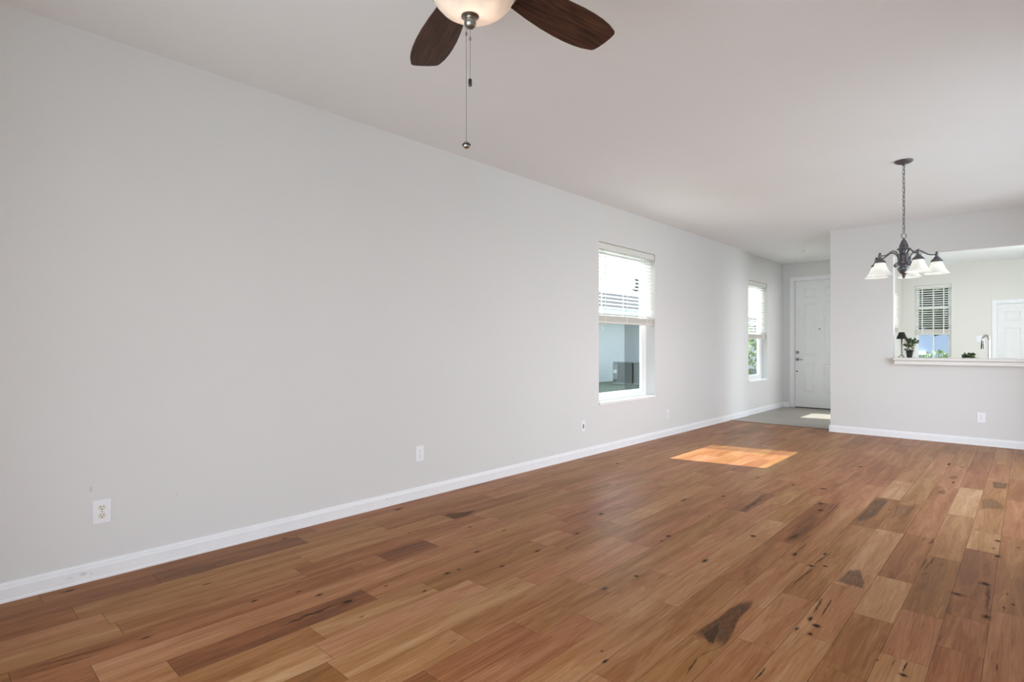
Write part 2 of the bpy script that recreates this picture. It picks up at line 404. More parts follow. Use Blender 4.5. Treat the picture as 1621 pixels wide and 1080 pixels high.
ROWS = [
 ( [-1.41, -0.46, 0.4, 1.73, 2.65, 3.61, 4.63, 5.3, 6.26, 7.33, 8.54, 9.13] , {2: 0.35} ),
 ( [-1.63, -0.48, 0.09, 0.83, 1.6, 2.82, 3.93, 5.06, 5.6, 6.98, 8.35, 9.44] , {2: 0.3, 3: 0.2, 5: 0.5} ),
 ( [-0.66, -0.15, 0.48, 2.06, 3.04, 3.59, 4.26, 4.98, 5.51, 6.43, 7.32, 8.58, 9.55] , {1: 0.35, 2: 0.5, 3: 0.42} ),
 ( [-1.33, -0.47, 0.56, 1.46, 2.48, 3.23, 4.62, 6.02, 7.28, 8.41, 9.2] , {2: 0.5, 4: 0.35, 5: 0.4} ),
 ( [-0.84, -0.1, 0.58, 1.36, 2.64, 3.6, 4.17, 5.36, 6.21, 7.48, 8.32, 9.69] , {1: 0.5, 3: 0.42, 4: 0.55} ),
 ( [-0.93, -0.27, 0.23, 1.76, 2.09, 2.69, 4.01, 4.93, 6.31, 7.17, 7.74, 8.8] , {2: 0.4, 3: 0.25, 6: 0.48} ),
 ( [-0.69, 0.44, 2.27, 3.01, 3.59, 4.39, 5.76, 6.94, 7.55, 8.27, 8.86] , {1: 0.6, 3: 0.5} ),
 ( [-1.05, 0.09, 0.64, 1.46, 2.94, 4.27, 4.93, 5.93, 6.83, 7.5, 8.66, 9.28] , {2: 0.2, 3: 0.5, 4: 0.45} ),
 ( [-0.98, -0.31, 0.53, 1.12, 1.71, 2.52, 2.79, 3.53, 4.91, 6.13, 6.91, 8.2, 8.89] , {2: 0.42, 4: 0.42, 7: 0.48} ),
 ( [-1.12, -0.11, 1.07, 1.89, 2.56, 3.15, 4.54, 5.23, 5.96, 7.16, 7.95, 8.72, 9.29] , {1: 0.68, 2: 0.68, 3: 0.5, 4: 0.4, 7: 0.38} ),
 ( [-1.19, -0.5, 0.47, 1.04, 2.08, 2.92, 3.82, 5.19, 6.12, 7.14, 8.42, 9.08] , {2: 0.35, 3: 0.65} ),
 ( [-1.49, -0.34, 0.89, 1.51, 2.24, 2.91, 4.07, 5.42, 6.1, 7.45, 8.74, 9.79] , {2: 0.62, 3: 0.5, 4: 0.58, 5: 0.46} ),
 ( [-0.7, -0.17, 0.41, 1.25, 1.73, 2.25, 3.98, 4.61, 5.14, 6.51, 7.23, 8.36, 9.09] , {3: 0.42, 5: 0.46, 6: 0.3} ),
 ( [-0.91, -0.17, 0.81, 1.97, 2.62, 3.77, 4.33, 5.04, 6.04, 7.31, 8.36, 9.12] , {2: 0.5, 3: 0.52, 4: 0.56} ),
 ( [-0.8, -0.08, 0.43, 1.09, 2.33, 3.92, 4.82, 5.37, 6.03, 6.87, 7.88, 8.5, 9.32] , {3: 0.58, 4: 0.68, 5: 0.52, 7: 0.5} ),
 ( [-0.84, 0.44, 1.66, 2.78, 3.53, 4.62, 5.74, 6.77, 7.39, 7.92, 8.44, 9.76] , {2: 0.48, 3: 0.42, 4: 0.32} ),
 ( [-0.72, -0.2, 1.07, 2.13, 3.26, 4.59, 5.47, 6.54, 7.48, 8.64, 9.42] , {2: 0.5, 3: 0.55, 4: 0.52, 5: 0.62, 6: 0.45, 7: 0.5} ),
 ( [-1.0, 0.22, 1.31, 2.25, 2.81, 4.19, 5.08, 5.8, 6.97, 8.1, 9.31] , {3: 0.6, 4: 0.5, 5: 0.35, 6: 0.75} ),
 ( [-0.61, 0.44, 1.22, 2.46, 3.09, 4.2, 5.04, 6.35, 7.63, 8.51, 9.72] , {2: 0.64, 3: 0.6, 4: 0.68, 6: 0.5, 7: 0.62} ),
 ( [-1.46, -0.5, 0.31, 1.31, 2.27, 2.81, 3.35, 4.21, 5.26, 5.83, 6.91, 8.3, 9.6] , {4: 0.42, 5: 0.68, 6: 0.38, 7: 0.5} ),
 ( [-1.43, -0.46, 0.63, 1.44, 2.52, 3.0, 3.86, 4.91, 5.9, 6.79, 8.05, 8.62, 9.8] , {3: 0.62, 4: 0.55, 5: 0.35, 6: 0.55, 7: 0.78, 9: 0.42} ),
 ( [-1.41, -0.35, 0.34, 1.22, 2.2, 2.73, 3.08, 4.15, 4.58, 6.36, 7.3, 8.36, 9.68] , {4: 0.4, 5: 0.45, 6: 0.3, 7: 0.62, 8: 0.5, 9: 0.55} ),
 ( [-1.04, -0.4, 0.26, 1.3, 2.04, 2.55, 3.26, 4.57, 5.67, 6.56, 7.87, 8.66, 9.76] , {5: 0.52, 6: 0.36, 7: 0.5} ),
 ( [-0.65, 0.2, 1.42, 2.75, 4.04, 4.88, 5.91, 6.7, 7.32, 8.27, 9.52] , {} ),
 ( [-1.48, -0.22, 0.85, 1.6, 2.25, 3.16, 3.9, 4.6, 5.47, 6.53, 7.48, 8.26, 9.52] , {} ),
 ( [-0.96, -0.44, 0.12, 0.98, 2.27, 2.81, 3.94, 4.96, 5.74, 6.95, 7.46, 8.09, 8.99] , {} ),
 ( [-1.14, 0.02, 0.74, 1.36, 1.91, 2.97, 3.88, 4.94, 6.03, 7.26, 8.62, 9.74] , {} ),
 ( [-0.68, 0.2, 0.86, 1.37, 2.29, 3.44, 4.1, 4.84, 5.66, 6.78, 7.75, 8.8] , {} ),
]
KNOTS = [
 (0.072,0.503,.03,.010,.9), (0.836,0.633,.03,.008,.6), (0.471,0.979,.03,.006,.8), (0.827,1.063,.018,.007,1), (0.989,1.295,.022,.009,1), (0.884,1.248,.02,.006,.7), (1.148,1.350,.035,.018,.9), (1.136,1.567,.012,.006,.9), (1.240,1.869,.025,.010,.8), (1.247,1.941,.012,.008,.9), (1.321,1.318,.015,.006,.5), (1.318,1.660,.02,.007,.6), (1.972,2.501,.012,.012,1), (1.933,2.270,.02,.012,.9), (2.232,1.798,.008,.006,.8), (2.280,1.749,.02,.007,1), (2.747,2.619,.03,.008,1), (2.783,2.572,.016,.016,1), (2.783,2.482,.012,.010,1), (2.730,2.488,.02,.006,.9), (3.278,3.587,.028,.022,.95), (3.188,3.351,.02,.028,.8), (3.300,3.156,.03,.016,.7), (3.361,3.513,.012,.004,.9), (3.383,3.388,.012,.008,1), (3.353,3.318,.02,.005,.8), (3.106,2.398,.012,.014,1), (3.020,2.446,.006,.005,1), (2.859,6.966,.07,.010,1), (2.963,6.061,.04,.009,1), (2.966,6.872,.02,.02,.6), (2.243,6.238,.03,.02,.9), (2.706,4.738,.01,.006,.8), (3.298,4.428,.02,.014,.9), (3.286,4.256,.012,.012,.7), (3.308,4.106,.025,.014,.95), (3.391,4.361,.01,.008,.9), (2.141,2.935,.035,.010,1), (2.190,3.515,.022,.016,.95), (1.695,4.285,.02,.014,.8), (2.202,5.068,.03,.03,.6), (2.304,4.580,.02,.016,.9), (2.349,4.396,.03,.018,.9), (2.472,3.367,.03,.012,.9), (2.585,3.253,.015,.015,1), (2.595,3.488,.02,.008,1), (2.643,3.299,.01,.014,.9), (1.986,5.036,.03,.010,.8), (1.826,3.720,.015,.006,.6), (1.517,3.983,.05,.009,.9), (1.678,5.094,.04,.012,.5), (1.254,3.257,.03,.014,.95), (1.809,3.161,.025,.012,.9), (1.822,3.056,.012,.008,.8), (1.372,2.817,.03,.010,.6), (1.380,2.418,.03,.010,.8), (0.441,4.760,.04,.012,.6), (0.126,2.358,.04,.014,.9), (0.789,2.445,.015,.008,.9), (1.136,2.178,.022,.010,1), (1.383,2.128,.02,.008,1), (0.996,2.548,.02,.008,.6), (0.594,2.110,.012,.006,.7), (0.123,1.533,.02,.009,.9), (2.869,2.132,.01,.01,0.1),]
STREAKS = [
 (2.602,3.223,2.584,2.922,.006,.9), (2.730,2.882,2.748,2.658,.007,.8), (2.766,2.906,2.778,2.664,.005,.8), (2.733,2.115,2.731,2.004,.005,1), (3.103,2.514,3.102,2.415,.005,1), (3.291,3.589,3.303,3.174,.014,.55), (2.406,4.897,2.410,4.214,.005,.8), (2.381,4.874,2.390,4.293,.004,.6), (2.620,3.597,2.590,3.269,.005,.9), (1.153,3.123,1.154,3.265,.004,.9), (1.145,1.022,1.132,1.318,.016,.7), (0.204,1.593,0.307,1.601,.004,.0), (0.249,1.547,0.312,1.598,.003,.9), (2.469,3.609,2.470,3.340,.006,.7), (2.449,3.818,2.434,3.548,.006,.6), (2.386,3.759,2.360,3.537,.02,.35), (3.056,3.567,3.027,3.497,.008,.6), (3.059,3.862,3.031,3.599,.008,.5), (3.025,3.806,3.017,3.586,.006,.5), (3.014,4.234,3.006,4.066,.008,.6), (2.971,4.225,2.969,4.103,.006,.4), (0.773,0.236,0.812,0.572,.012,.45), (0.817,0.235,0.844,0.484,.01,.35), (0.776,1.767,0.791,2.094,.01,.5), (1.915,4.590,1.952,3.985,.03,.4), (3.072,2.508,3.064,2.429,.005,.5), (2.520,2.013,2.541,1.853,.006,.6), (2.554,2.134,2.520,2.013,.006,.5), (3.000,2.459,3.020,2.524,.004,.3), (2.589,1.992,2.543,2.034,.006,.4),]
PATCHES = [
 ([ (2.428,2.133),(2.434,2.234),(2.449,2.358),(2.452,2.487),(2.466,2.584),(2.506,2.647),(2.525,2.555),(2.523,2.434),(2.538,2.352),(2.558,2.253),(2.572,2.133) ],0.75),
 ([ (2.463,2.179),(2.470,2.275),(2.474,2.329),(2.502,2.248),(2.515,2.180),(2.531,2.131),(2.512,2.126) ],0.7),
 ([ (2.725,3.113),(2.740,3.340),(2.789,3.386),(2.848,3.188),(2.860,3.097) ],0.6),
 ([ (0.466,2.472),(0.459,2.558),(0.544,2.678),(0.540,2.756),(0.610,2.599),(0.602,2.479) ],0.6),
 ([ (2.574,5.077),(2.666,5.090),(2.668,4.455),(2.613,4.257),(2.577,4.277) ],0.55),
 ([ (3.203,6.345),(3.309,6.353),(3.306,6.067),(3.218,6.039) ],0.55),
 ([ (3.163,5.528),(3.235,5.667),(3.286,5.504),(3.309,5.458),(3.309,5.288),(3.179,5.208) ],0.35),
 ([ (2.750,4.531),(2.720,4.911),(2.736,4.992),(2.840,4.979),(2.833,4.684),(2.803,4.487) ],0.28),
 ([ (2.888,5.545),(2.936,5.723),(2.954,5.607),(2.948,5.499) ],0.4),
 ([ (2.905,6.289),(2.950,6.397),(2.984,6.298),(2.942,6.164) ],0.4),
 ([ (2.329,3.922),(2.333,4.239),(2.381,4.284),(2.429,3.799),(2.421,3.594),(2.350,3.572) ],0.35),
]
# ================================================================== THE SETTING
H = 2.74
# ---- wood floor: every board its own strip of faces inside the one floor mesh
rng = random.Random(5)
fb = MB(); tone = []
def plank(x0, x1, y0, y1, t, h):
    g = .0007
    u0 = rng.uniform(0, 40); v0 = rng.uniform(0, 40)
    o = len(fb.f)
    fb.add([(x0 + g, y0 + g, 0), (x1 - g, y0 + g, 0), (x1 - g, y1 - g, 0), (x0 + g, y1 - g, 0)], [(0, 1, 2, 3)])
    fb.uv[o] = [(u0, v0), (u0 + x1 - x0, v0), (u0 + x1 - x0, v0 + y1 - y0), (u0, v0 + y1 - y0)]
    tone.append((t, h))
FLOOR_END = 8.70
for k, (js, known) in enumerate(ROWS):
    for i in range(len(js) - 1):
        y0, y1 = max(js[i], -.6), min(js[i + 1], FLOOR_END)
        if y1 - y0 < .01: continue
        t = known.get(i); 
        if t is None: t = rng.choice((.42, .48, .52, .56, .5, .6, .36))
        plank(ROWX[k], ROWX[k + 1], y0, y1, t, rng.random())
nplank = len(fb.f)
fb.box((-.01, -.62, -.04), (4.27, FLOOR_END, -.0012), 1)
INK = (.028, .013, .007); HEART = (.100, .046, .024); GREY = (.135, .080, .048)
rk = random.Random(9)
for x, y, l, wd, d in KNOTS:
    fb.blob((x, y, .0004), (0, 1, 0), (1, 0, 0), l * 1.35, wd * 1.5, HEART, d * .6, 2, rng=rk)
    fb.blob((x, y, .0006), (0, 1, 0), (1, 0, 0), l * .62, wd * .62, INK, d * .85, 2, rng=rk)
def streak(x0, y0, x1, y1, wd, d, z):
    n = 12; vs = []; al = []; fs = []
    for i in range(n + 1):
        f = i / n; e = math.sin(math.pi * min(1, max(0, f))) ** .5
        jx = rk.uniform(-.4, .4) * wd; cx = x0 + (x1 - x0) * f + jx; cy = y0 + (y1 - y0) * f
        wv = wd * (.35 + .65 * e) * rk.uniform(.6, 1.3)
        vs += [(cx - wv, cy, z), (cx, cy, z), (cx + wv, cy, z)]; al += [0, d * e * rk.uniform(.7, 1.1), 0]
    for i in range(n):
        for q in (0, 1): fs.append((i * 3 + q, i * 3 + q + 1, i * 3 + q + 4, i * 3 + q + 3))
    o = fb.add(vs, fs, 2)
    for i, a in enumerate(al): fb.ink[o + i] = INK + (min(1, a),)
for i, s_ in enumerate(STREAKS): streak(*s_, .0008 + i * 1e-6)
for i, (pts, d) in enumerate(PATCHES):
    fb.patch(pts, .0003 - i * 1e-6, INK if i == 1 else (HEART if i in (0, 3, 8) else GREY), d * .8, 2, edge=.72)
# fine pin knots and mineral flecks scattered over the boards
for i in range(230):
    x = rk.uniform(.05, 4.2); y = rk.uniform(-.3, 8.6)
    fb.blob((x, y, .0010), (0, 1, 0), (1, 0, 0), rk.uniform(.008, .05), rk.uniform(.001, .004), HEART if rk.random() < .6 else INK, rk.uniform(.25, .7), 2, n=8, rng=rk)
floor = fb.build('floor', [M['plank'], M['gap'], M['stain']], kind='structure')
ta = floor.data.attributes.new('tone', 'FLOAT_COLOR', 'CORNER')
for p in floor.data.polygons:
    c = (tone[p.index] + (0., 1.)) if p.index < nplank else (.3, .5, 0., 1.)
    for li in p.loop_indices: ta.data[li].color = c
tag(floor, 'warm brown hickory plank floor with knots and mineral streaks', 'floor', kind='structure')

mb = MB(); mb.box((-.05, FLOOR_END, -.04), (1.47, 11.62, -.004))
tag(mb.build('floor_foyer', M['tile']), 'beige square tiles on the foyer floor by the front door', 'floor', kind='structure')
mb = MB(); mb.box((1.47, FLOOR_END, -.04), (4.27, 13.75, -.004))
tag(mb.build('floor_kitchen', M['tile']), 'tiled kitchen floor behind the half wall', 'floor', kind='structure')
mb = MB(); mb.extrude([(-.022, 0), (.022, 0), (.016, .006), (-.016, .006)], (.012, FLOOR_END, -.001), (1.455, FLOOR_END, -.001), (0, 1, 0), (0, 0, 1))
tag(mb.build('trim_1', M['transition']), 'dark wood threshold strip where planks meet foyer tile', 'trim', kind='structure')

# ---- ceiling
mb = MB(); mb.box((-.2, -.8, H), (4.45, 11.62, H + .12)); mb.box((1.45, 11.62, H), (4.45, 13.8, H + .12))
tag(mb.build('ceiling', M['ceiling']), 'flat white painted ceiling over the whole room', 'ceiling', kind='structure')

# ---- walls
W1 = (5.087, 6.335, .52, 2.315)        # window in the left wall   (y0,y1,z0,z1)
W2 = (9.60, 10.515, .545, 2.285)       # foyer window
W3 = (1.775, 2.351, .85, 2.36)         # kitchen back window       (x0,x1,z0,z1)
W4 = (12.42, 13.20, .90, 2.28)         # kitchen side window
STEP = 9.49
mb = MB(); wallgrid(mb, 'x', -.20, 0, -.8, STEP, 0, H, [W1]); nb = len(mb.f)
ru = random.Random(3)
SC1 = (.30, .29, .275); SC2 = (.80, .79, .775)
for y, z, a, b, col, al in [(.600, .455, .008, .017, SC1, .16), (.985, .355, .006, .006, SC1, .22), (4.99, .50, .012, .012, SC1, .1)]:
    mb.blob((.0006, y, z), (0, 1, 0), (0, 0, 1), a, b, col, al, 1, rng=ru)
tag(mb.build('wall_left', [M['wall'], M['scuff']]), 'long pale grey wall on the left with one window', 'wall', kind='structure')
mb = MB(); wallgrid(mb, 'x', -.20, -.03, STEP, 11.62, 0, H, [W2])
tag(mb.build('wall_foyer', M['wall']), 'short foyer wall holding the narrow window', 'wall', kind='structure')
DY = 11.40; DX0, DX1, DZ = .165, 1.035, 2.405
mb = MB(); wallgrid(mb, 'y', DY, DY + .16, -.20, 1.57, 0, H, [(DX0, DX1, 0, DZ)])
tag(mb.build('wall_front', M['wall']), 'foyer end wall around the white front door', 'wall', kind='structure')
FO = (9.25, 10.95, 0, 2.14)           # unseen opening added so that kitchen light reaches the foyer
mb = MB(); wallgrid(mb, 'x', 1.455, 1.57, 8.64, 11.5, 0, H, [FO]); wallgrid(mb, 'x', 1.45, 1.57, 11.5, 13.75, 0, H, [W4])
tag(mb.build('wall_kitchen_side', M['kitchen_wall']), 'kitchen side wall seen through the pass-through opening', 'wall', kind='structure')
HY0, HY1 = 8.52, 8.64; OX0, OX1, OZ0, OZ1 = 2.17, 4.05, .984, 2.325
mb = MB(); wallgrid(mb, 'y', HY0, HY1, 1.455, 4.25, 0, H, [(OX0, OX1, OZ0, OZ1)])
tag(mb.build('wall_divider', M['wall']), 'wall between room and kitchen with a wide pass-through opening', 'wall', kind='structure')
KDX0, KDX1, KDZ = 3.005, 3.765, 1.955
mb = MB(); wallgrid(mb, 'y', 13.60, 13.75, 1.57, 4.25, 0, H, [W3, (KDX0, KDX1, 0, KDZ)])
tag(mb.build('wall_kitchen_back', M['kitchen_wall']), 'cream kitchen end wall with window and white door', 'wall', kind='structure')
RD = (4.3, 7.3, 0, 2.12); RK = (9.5, 11.9, .75, 2.3)  # unseen openings, added and placed to let the fill lamps in
mb = MB(); wallgrid(mb, 'x', 4.25, 4.40, -.8, 13.75, 0, H, [RD, RK])
tag(mb.build('wall_right', M['wall']), 'right hand wall outside the frame with openings added for fill light', 'wall', kind='structure')
BD = (1.4, 4.05, 0, 2.12)  # unseen opening, shifted to suit the fill lamp behind it
mb = MB(); wallgrid(mb, 'y', -.74, -.6, 0, 4.25, 0, H, [BD])
tag(mb.build('wall_back', M['wall']), 'wall behind the camera with an opening added for fill light', 'wall', kind='structure')

# ---- baseboards
BP = [(0, 0), (.016, 0), (.016, .010), (.013, .014), (.013, .062), (.010, .068), (.008, .080), (.004, .088), (0, .089)]
def base(name, p0, p1, u, label, marks=None):
    mb = MB(); mb.extrude(BP, p0, p1, u, (0, 0, 1))
    for m in marks or []: mb.blob(*m)
    return tag(mb.build(name, [M['trim'], M['scuff']]), label, 'baseboard', kind='structure')
mk = []
for y, z, a, b, al in [(.568, .045, .018, .010, .20), (.60, .038, .010, .006, .16), (.515, .040, .02, .008, .08), (2.34, .058, .014, .007, .18)]:
    mk.append(((.0137, y, z), (0, 1, 0), (0, 0, 1), a, b, (.25, .24, .22), al, 1, 12, ru))
base('baseboard_left', (0, -.6, 0), (0, STEP, 0), (1, 0, 0), 'white baseboard along the foot of the long left wall', mk)
base('baseboard_foyer', (-.03, STEP, -.004), (-.03, DY, -.004), (1, 0, 0), 'white baseboard below the narrow foyer window')
base('baseboard_front', (-.03, DY, -.004), (.085, DY, -.004), (0, -1, 0), 'short white baseboard left of the front door')
base('baseboard_front_right', (1.115, DY, -.004), (1.455, DY, -.004), (0, -1, 0), 'short white baseboard right of the front door')
base('baseboard_divider', (1.439, HY0, 0), (4.25, HY0, 0), (0, -1, 0), 'white baseboard along the wall under the pass-through')
base('baseboard_divider_end', (1.455, HY0 - .013, 0), (1.455, FO[0], 0), (-1, 0, 0), 'white baseboard on the foyer side of the divider wall')

# ---- windows
def window(name, ax, p, u0, u1, z0, z1, inward, label, mull=False, meet=None, dark_strip=None, sill=True, bar=False, fw=.045, sw=.045):
    """vinyl single-hung window; p = plane of the room-side frame face, inward = +1/-1 along the wall normal towards the room"""
    def P(d, u, z): return (p - inward * d, u, z) if ax == 'x' else (u, p - inward * d, z)
    root = thing(name, label, 'window', P(0, (u0 + u1) / 2, z0), kind='structure')
    def bx(mb, d0, d1, a, b, c, e): mb.bevbox(P(d0, a, c), P(d1, b, e), .003, seg=1)
    mb = MB()
    bx(mb, 0, .07, u0, u0 + fw, z0, z1); bx(mb, 0, .07, u1 - fw, u1, z0, z1)
    bx(mb, 0, .07, u0 + fw, u1 - fw, z0, z0 + fw * .8); bx(mb, 0, .07, u0 + fw, u1 - fw, z1 - fw, z1)
    if mull: bx(mb, .001, .069, (u0 + u1) / 2 - .02, (u0 + u1) / 2 + .02, z0 + fw * .8, z1 - fw)
    mb.build('frame', M['vinyl'], root)
    zm = meet or (z0 + z1) / 2
    spans = [(u0 + fw, u1 - fw)] if not mull else [(u0 + fw, (u0 + u1) / 2 - .02), ((u0 + u1) / 2 + .02, u1 - fw)]
    for a, b in spans:
        mb = MB()                                     # lower sash, room side
        bx(mb, .010, .035, a, a + sw, z0 + fw * .8, zm + .02); bx(mb, .010, .035, b - sw, b, z0 + fw * .8, zm + .02)
        bx(mb, .010, .035, a + sw, b - sw, z0 + fw * .8, z0 + fw * .8 + .045); bx(mb, .010, .035, a + sw, b - sw, zm - .02, zm + .02)
        s = mb.build('lower_sash', M['vinyl'], root)
        g = MB(); g.box(P(.020, a + sw - .004, z0 + fw * .8 + .041), P(.024, b - sw + .004, zm - .016)); g.build('pane', M['glass'], s, loc=root.location)
        mb = MB()                                     # upper sash, outer track
        bx(mb, .040, .065, a, a + .03, zm - .02, z1 - fw); bx(mb, .040, .065, b - .03, b, zm - .02, z1 - fw)
        bx(mb, .040, .065, a + .03, b - .03, zm - .02, zm + .018); bx(mb, .040, .065, a + .03, b - .03, z1 - fw - .03, z1 - fw)
        s = mb.build('upper_sash', M['vinyl'], root)
        g = MB(); g.box(P(.050, a + .026, zm + .014), P(.054, b - .026, z1 - fw - .026)); g.build('pane', M['glass'], s, loc=root.location)
    if bar:
        mb = MB(); um = (u0 + u1) / 2; bx(mb, .0145, .0195, um - .011, um + .011, z0 + fw, z1 - fw); mb.build('grille_bar', M['vinyl'], root)
    if dark_strip:
        a, b = dark_strip; mb = MB(); mb.box(P(.080, a, z0 + .05), P(.081, b, zm)); mb.build('shade_strip', M['dark_strip'], root)  # grey sheet standing in for the shade over the far strip
    return root
for c in (0,): pass
w1 = window('window_1', 'x', -.125, W1[0], W1[1], W1[2] + .03, W1[3], 1, 'white window in the long left wall, air conditioner outside', meet=1.46, dark_strip=(5.95, 6.30))
w2 = window('window_2', 'x', -.125, W2[0], W2[1], W2[2] + .03, W2[3], 1, 'narrow white foyer window left of the front door', meet=1.38)
w3 = window('window_3', 'y', 13.70, W3[0], W3[1], W3[2], W3[3], -1, 'kitchen window with a white centre bar and blue view', bar=True, meet=1.915, fw=.03, sw=.022)
w4 = window('window_4', 'x', 1.49, W4[0], W4[1], W4[2], W4[3], 1, 'bright kitchen side window at the opening edge', meet=1.55)
def sillb(a, b, root, label):
    mb = MB(); mb.bevbox(a, b, .004); o = mb.build('sill', M['sill'], root); return o
sillb((-.124, W1[0] + .001, W1[2]), (.018, W1[1] - .001, W1[2] + .03), w1, '')
sillb((-.124, W2[0] + .001, W2[2]), (-.014, W2[1] - .001, W2[2] + .03), w2, '')

# ---- doors
def six_panel(mb, ax0, ax1, z0, z1, yf, yb, cols, rows, d=.007):
    """door leaf with recessed-and-raised panels on its -y face"""
    holes = [(a, b, c, e) for a, b in cols for c, e in rows]
    us = sorted({ax0, ax1} | {v for h in cols for v in h}); zs = sorted({z0, z1} | {v for h in rows for v in h})
    mb.box((ax0, yf + d + .002, z0), (ax1, yb, z1))
    for a, b in zip(us, us[1:]):
        for c, e in zip(zs, zs[1:]):
            if any(h[0] - 1e-6 <= a and b <= h[1] + 1e-6 and h[2] - 1e-6 <= c and e <= h[3] + 1e-6 for h in holes): continue
            mb.add([(a, yf, c), (b, yf, c), (b, yf, e), (a, yf, e)], [(0, 1, 2, 3)])
    for a, b, c, e in holes:
        loops = [(0, yf), (.012, yf + d), (.026, yf + d), (.046, yf + .0015)]
        vs = []
        for k, yy in loops: vs += [(a + k, yy, c + k), (b - k, yy, c + k), (b - k, yy, e - k), (a + k, yy, e - k)]
        fs = []
        for i in range(3):
            for q in range(4): fs.append((i * 4 + q, i * 4 + (q + 1) % 4, i * 4 + 4 + (q + 1) % 4, i * 4 + 4 + q))
        fs.append((12, 13, 14, 15)); mb.add(vs, fs)
    # outer rim from the raised face back to the core
    for p, q in (((ax0, z0), (ax1, z0)), ((ax1, z0), (ax1, z1)), ((ax1, z1), (ax0, z1)), ((ax0, z1), (ax0, z0))):
        mb.add([(p[0], yf, p[1]), (q[0], yf, q[1]), (q[0], yf + d + .002, q[1]), (p[0], yf + d + .002, p[1])], [(0, 1, 2, 3)])
CP = [(0, 0), (.056, 0), (.056, .016), (.040, .019), (.012, .013), (0, .010)]
def casing(mb, x0, x1, zt, y, wd=.068):
    for a, b in ((x0 - wd, x0), (x1, x1 + wd)): mb.bevbox((a, y - .017, 0), (b, y, zt + wd), .005)
    mb.bevbox((x0, y - .0165, zt), (x1, y, zt + wd), .005)
dr = thing('door_1', 'white six-panel front door at the end of the foyer', 'door', ((DX0 + DX1) / 2, DY, 0), kind='structure')
mb = MB(); casing(mb, DX0, DX1, DZ, DY); mb.build('casing', M['trim'], dr)
mb = MB()
mb.box((DX0, DY, 0), (DX0 + .012, DY + .14, DZ)); mb.box((DX1 - .012, DY, 0), (DX1, DY + .14, DZ)); mb.box((DX0 + .012, DY, DZ - .012), (DX1 - .012, DY + .14, DZ))
mb.build('jamb', M['trim'], dr)
mb = MB(); six_panel(mb, DX0 + .017, DX1 - .016, .012, DZ - .016, DY + .028, DY + .072,
                     [(.325, .53), (.665, .87)], [(.27, .83), (.98, 1.97), (2.08, 2.25)])
leaf = mb.build('door_leaf', M['door'], dr)
mb = MB(); mb.bevbox((DX0 + .012, DY + .02, -.004), (DX1 - .012, DY + .14, .010), .003); mb.build('threshold', M['rubber'], dr)
yf = DY + .028
mb = MB(); mb.lathe([(.030, 0), (.030, -.006), (.024, -.010), (.012, -.012), (.011, -.040), (0, -.042)], (.222, yf, .912), 20, axis='Y')
mb.tube([(.222, yf - .036, .912), (.235, yf - .040, .912), (.275, yf - .040, .910), (.330, yf - .036, .906)], [.009, .009, .008, .006], 10)
mb.build('lever_handle', M['nickel'], dr, label='brushed nickel lever handle')
mb = MB(); mb.lathe([(.030, 0), (.030, -.008), (.022, -.016), (.019, -.022), (0, -.022)], (.222, yf, 1.043), 20, axis='Y')
mb.bevbox((.217, yf - .038, 1.028), (.227, yf - .022, 1.058), .003); mb.build('deadbolt', M['nickel'], dr)
mb = MB(); mb.lathe([(.014, 0), (.014, -.003), (.009, -.005), (0, -.005)], (.216, yf, .683), 14, axis='Y'); mb.build('lower_lock', M['iron'], dr)
mb = MB(); mb.lathe([(.012, 0), (.012, -.003), (.007, -.004), (0, -.004)], (.602, yf, 1.479), 14, axis='Y'); mb.build('peephole', M['iron'], dr)
mb = MB(); mb.lathe([(.006, 0), (.006, -.002), (0, -.003)], (.600, yf, 1.725), 10, axis='Y'); mb.build('knocker_bolt', M['plate'], dr)

dk = thing('door_2', 'white panelled door at the far right of the kitchen', 'door', ((KDX0 + KDX1) / 2, 13.6, 0), kind='structure')
mb = MB(); casing(mb, KDX0, KDX1, KDZ, 13.6, .062); mb.build('casing', M['trim'], dk)
mb = MB(); mb.box((KDX0, 13.6, 0), (KDX0 + .012, 13.74, KDZ)); mb.box((KDX1 - .012, 13.6, 0), (KDX1, 13.74, KDZ)); mb.box((KDX0 + .012, 13.6, KDZ - .012), (KDX1 - .012, 13.74, KDZ))
mb.build('jamb', M['trim'], dk)
mb = MB(); six_panel(mb, KDX0 + .016, KDX1 - .016, .012, KDZ - .016, 13.64, 13.68, [(KDX0 + .105, KDX0 + .33), (KDX0 + .43, KDX0 + .655)], [(.24, .76), (.90, 1.50), (1.62, 1.80)])
mb.build('door_leaf', M['door'], dk)
mb = MB(); mb.lathe([(.028, 0), (.028, -.006), (.012, -.010), (.012, -.03), (.026, -.038), (.026, -.058), (0, -.064)], (KDX1 - .07, 13.64, .92), 16, axis='Y'); mb.build('door_knob', M['nickel'], dk)
# frames of the unseen openings added for the fill lamps behind / beside the camera
for nm, ax, q, (u0, u1, z0, z1), lb in (('added_frame_back', 'y', -.72, BD, 'frame of the added opening behind the camera'), ('added_frame_side', 'x', 4.30, RD, 'frame of the added wide opening right of the camera')):
    mb = MB()
    for a, b in ((u0, u0 + .05), (u1 - .05, u1), ((u0 + u1) / 2 - .04, (u0 + u1) / 2 + .04)):
        mb.box((a, q, z0), (b, q + .08, z1)) if ax == 'y' else mb.box((q, a, z0), (q + .08, b, z1))
    for c, e in ((z0, z0 + .03), (z1 - .05, z1)):
        mb.box((u0, q + .001, c), (u1, q + .079, e)) if ax == 'y' else mb.box((q + .001, u0, c), (q + .079, u1, e))
    tag(mb.build(nm, M['vinyl']), lb, 'door', kind='structure')
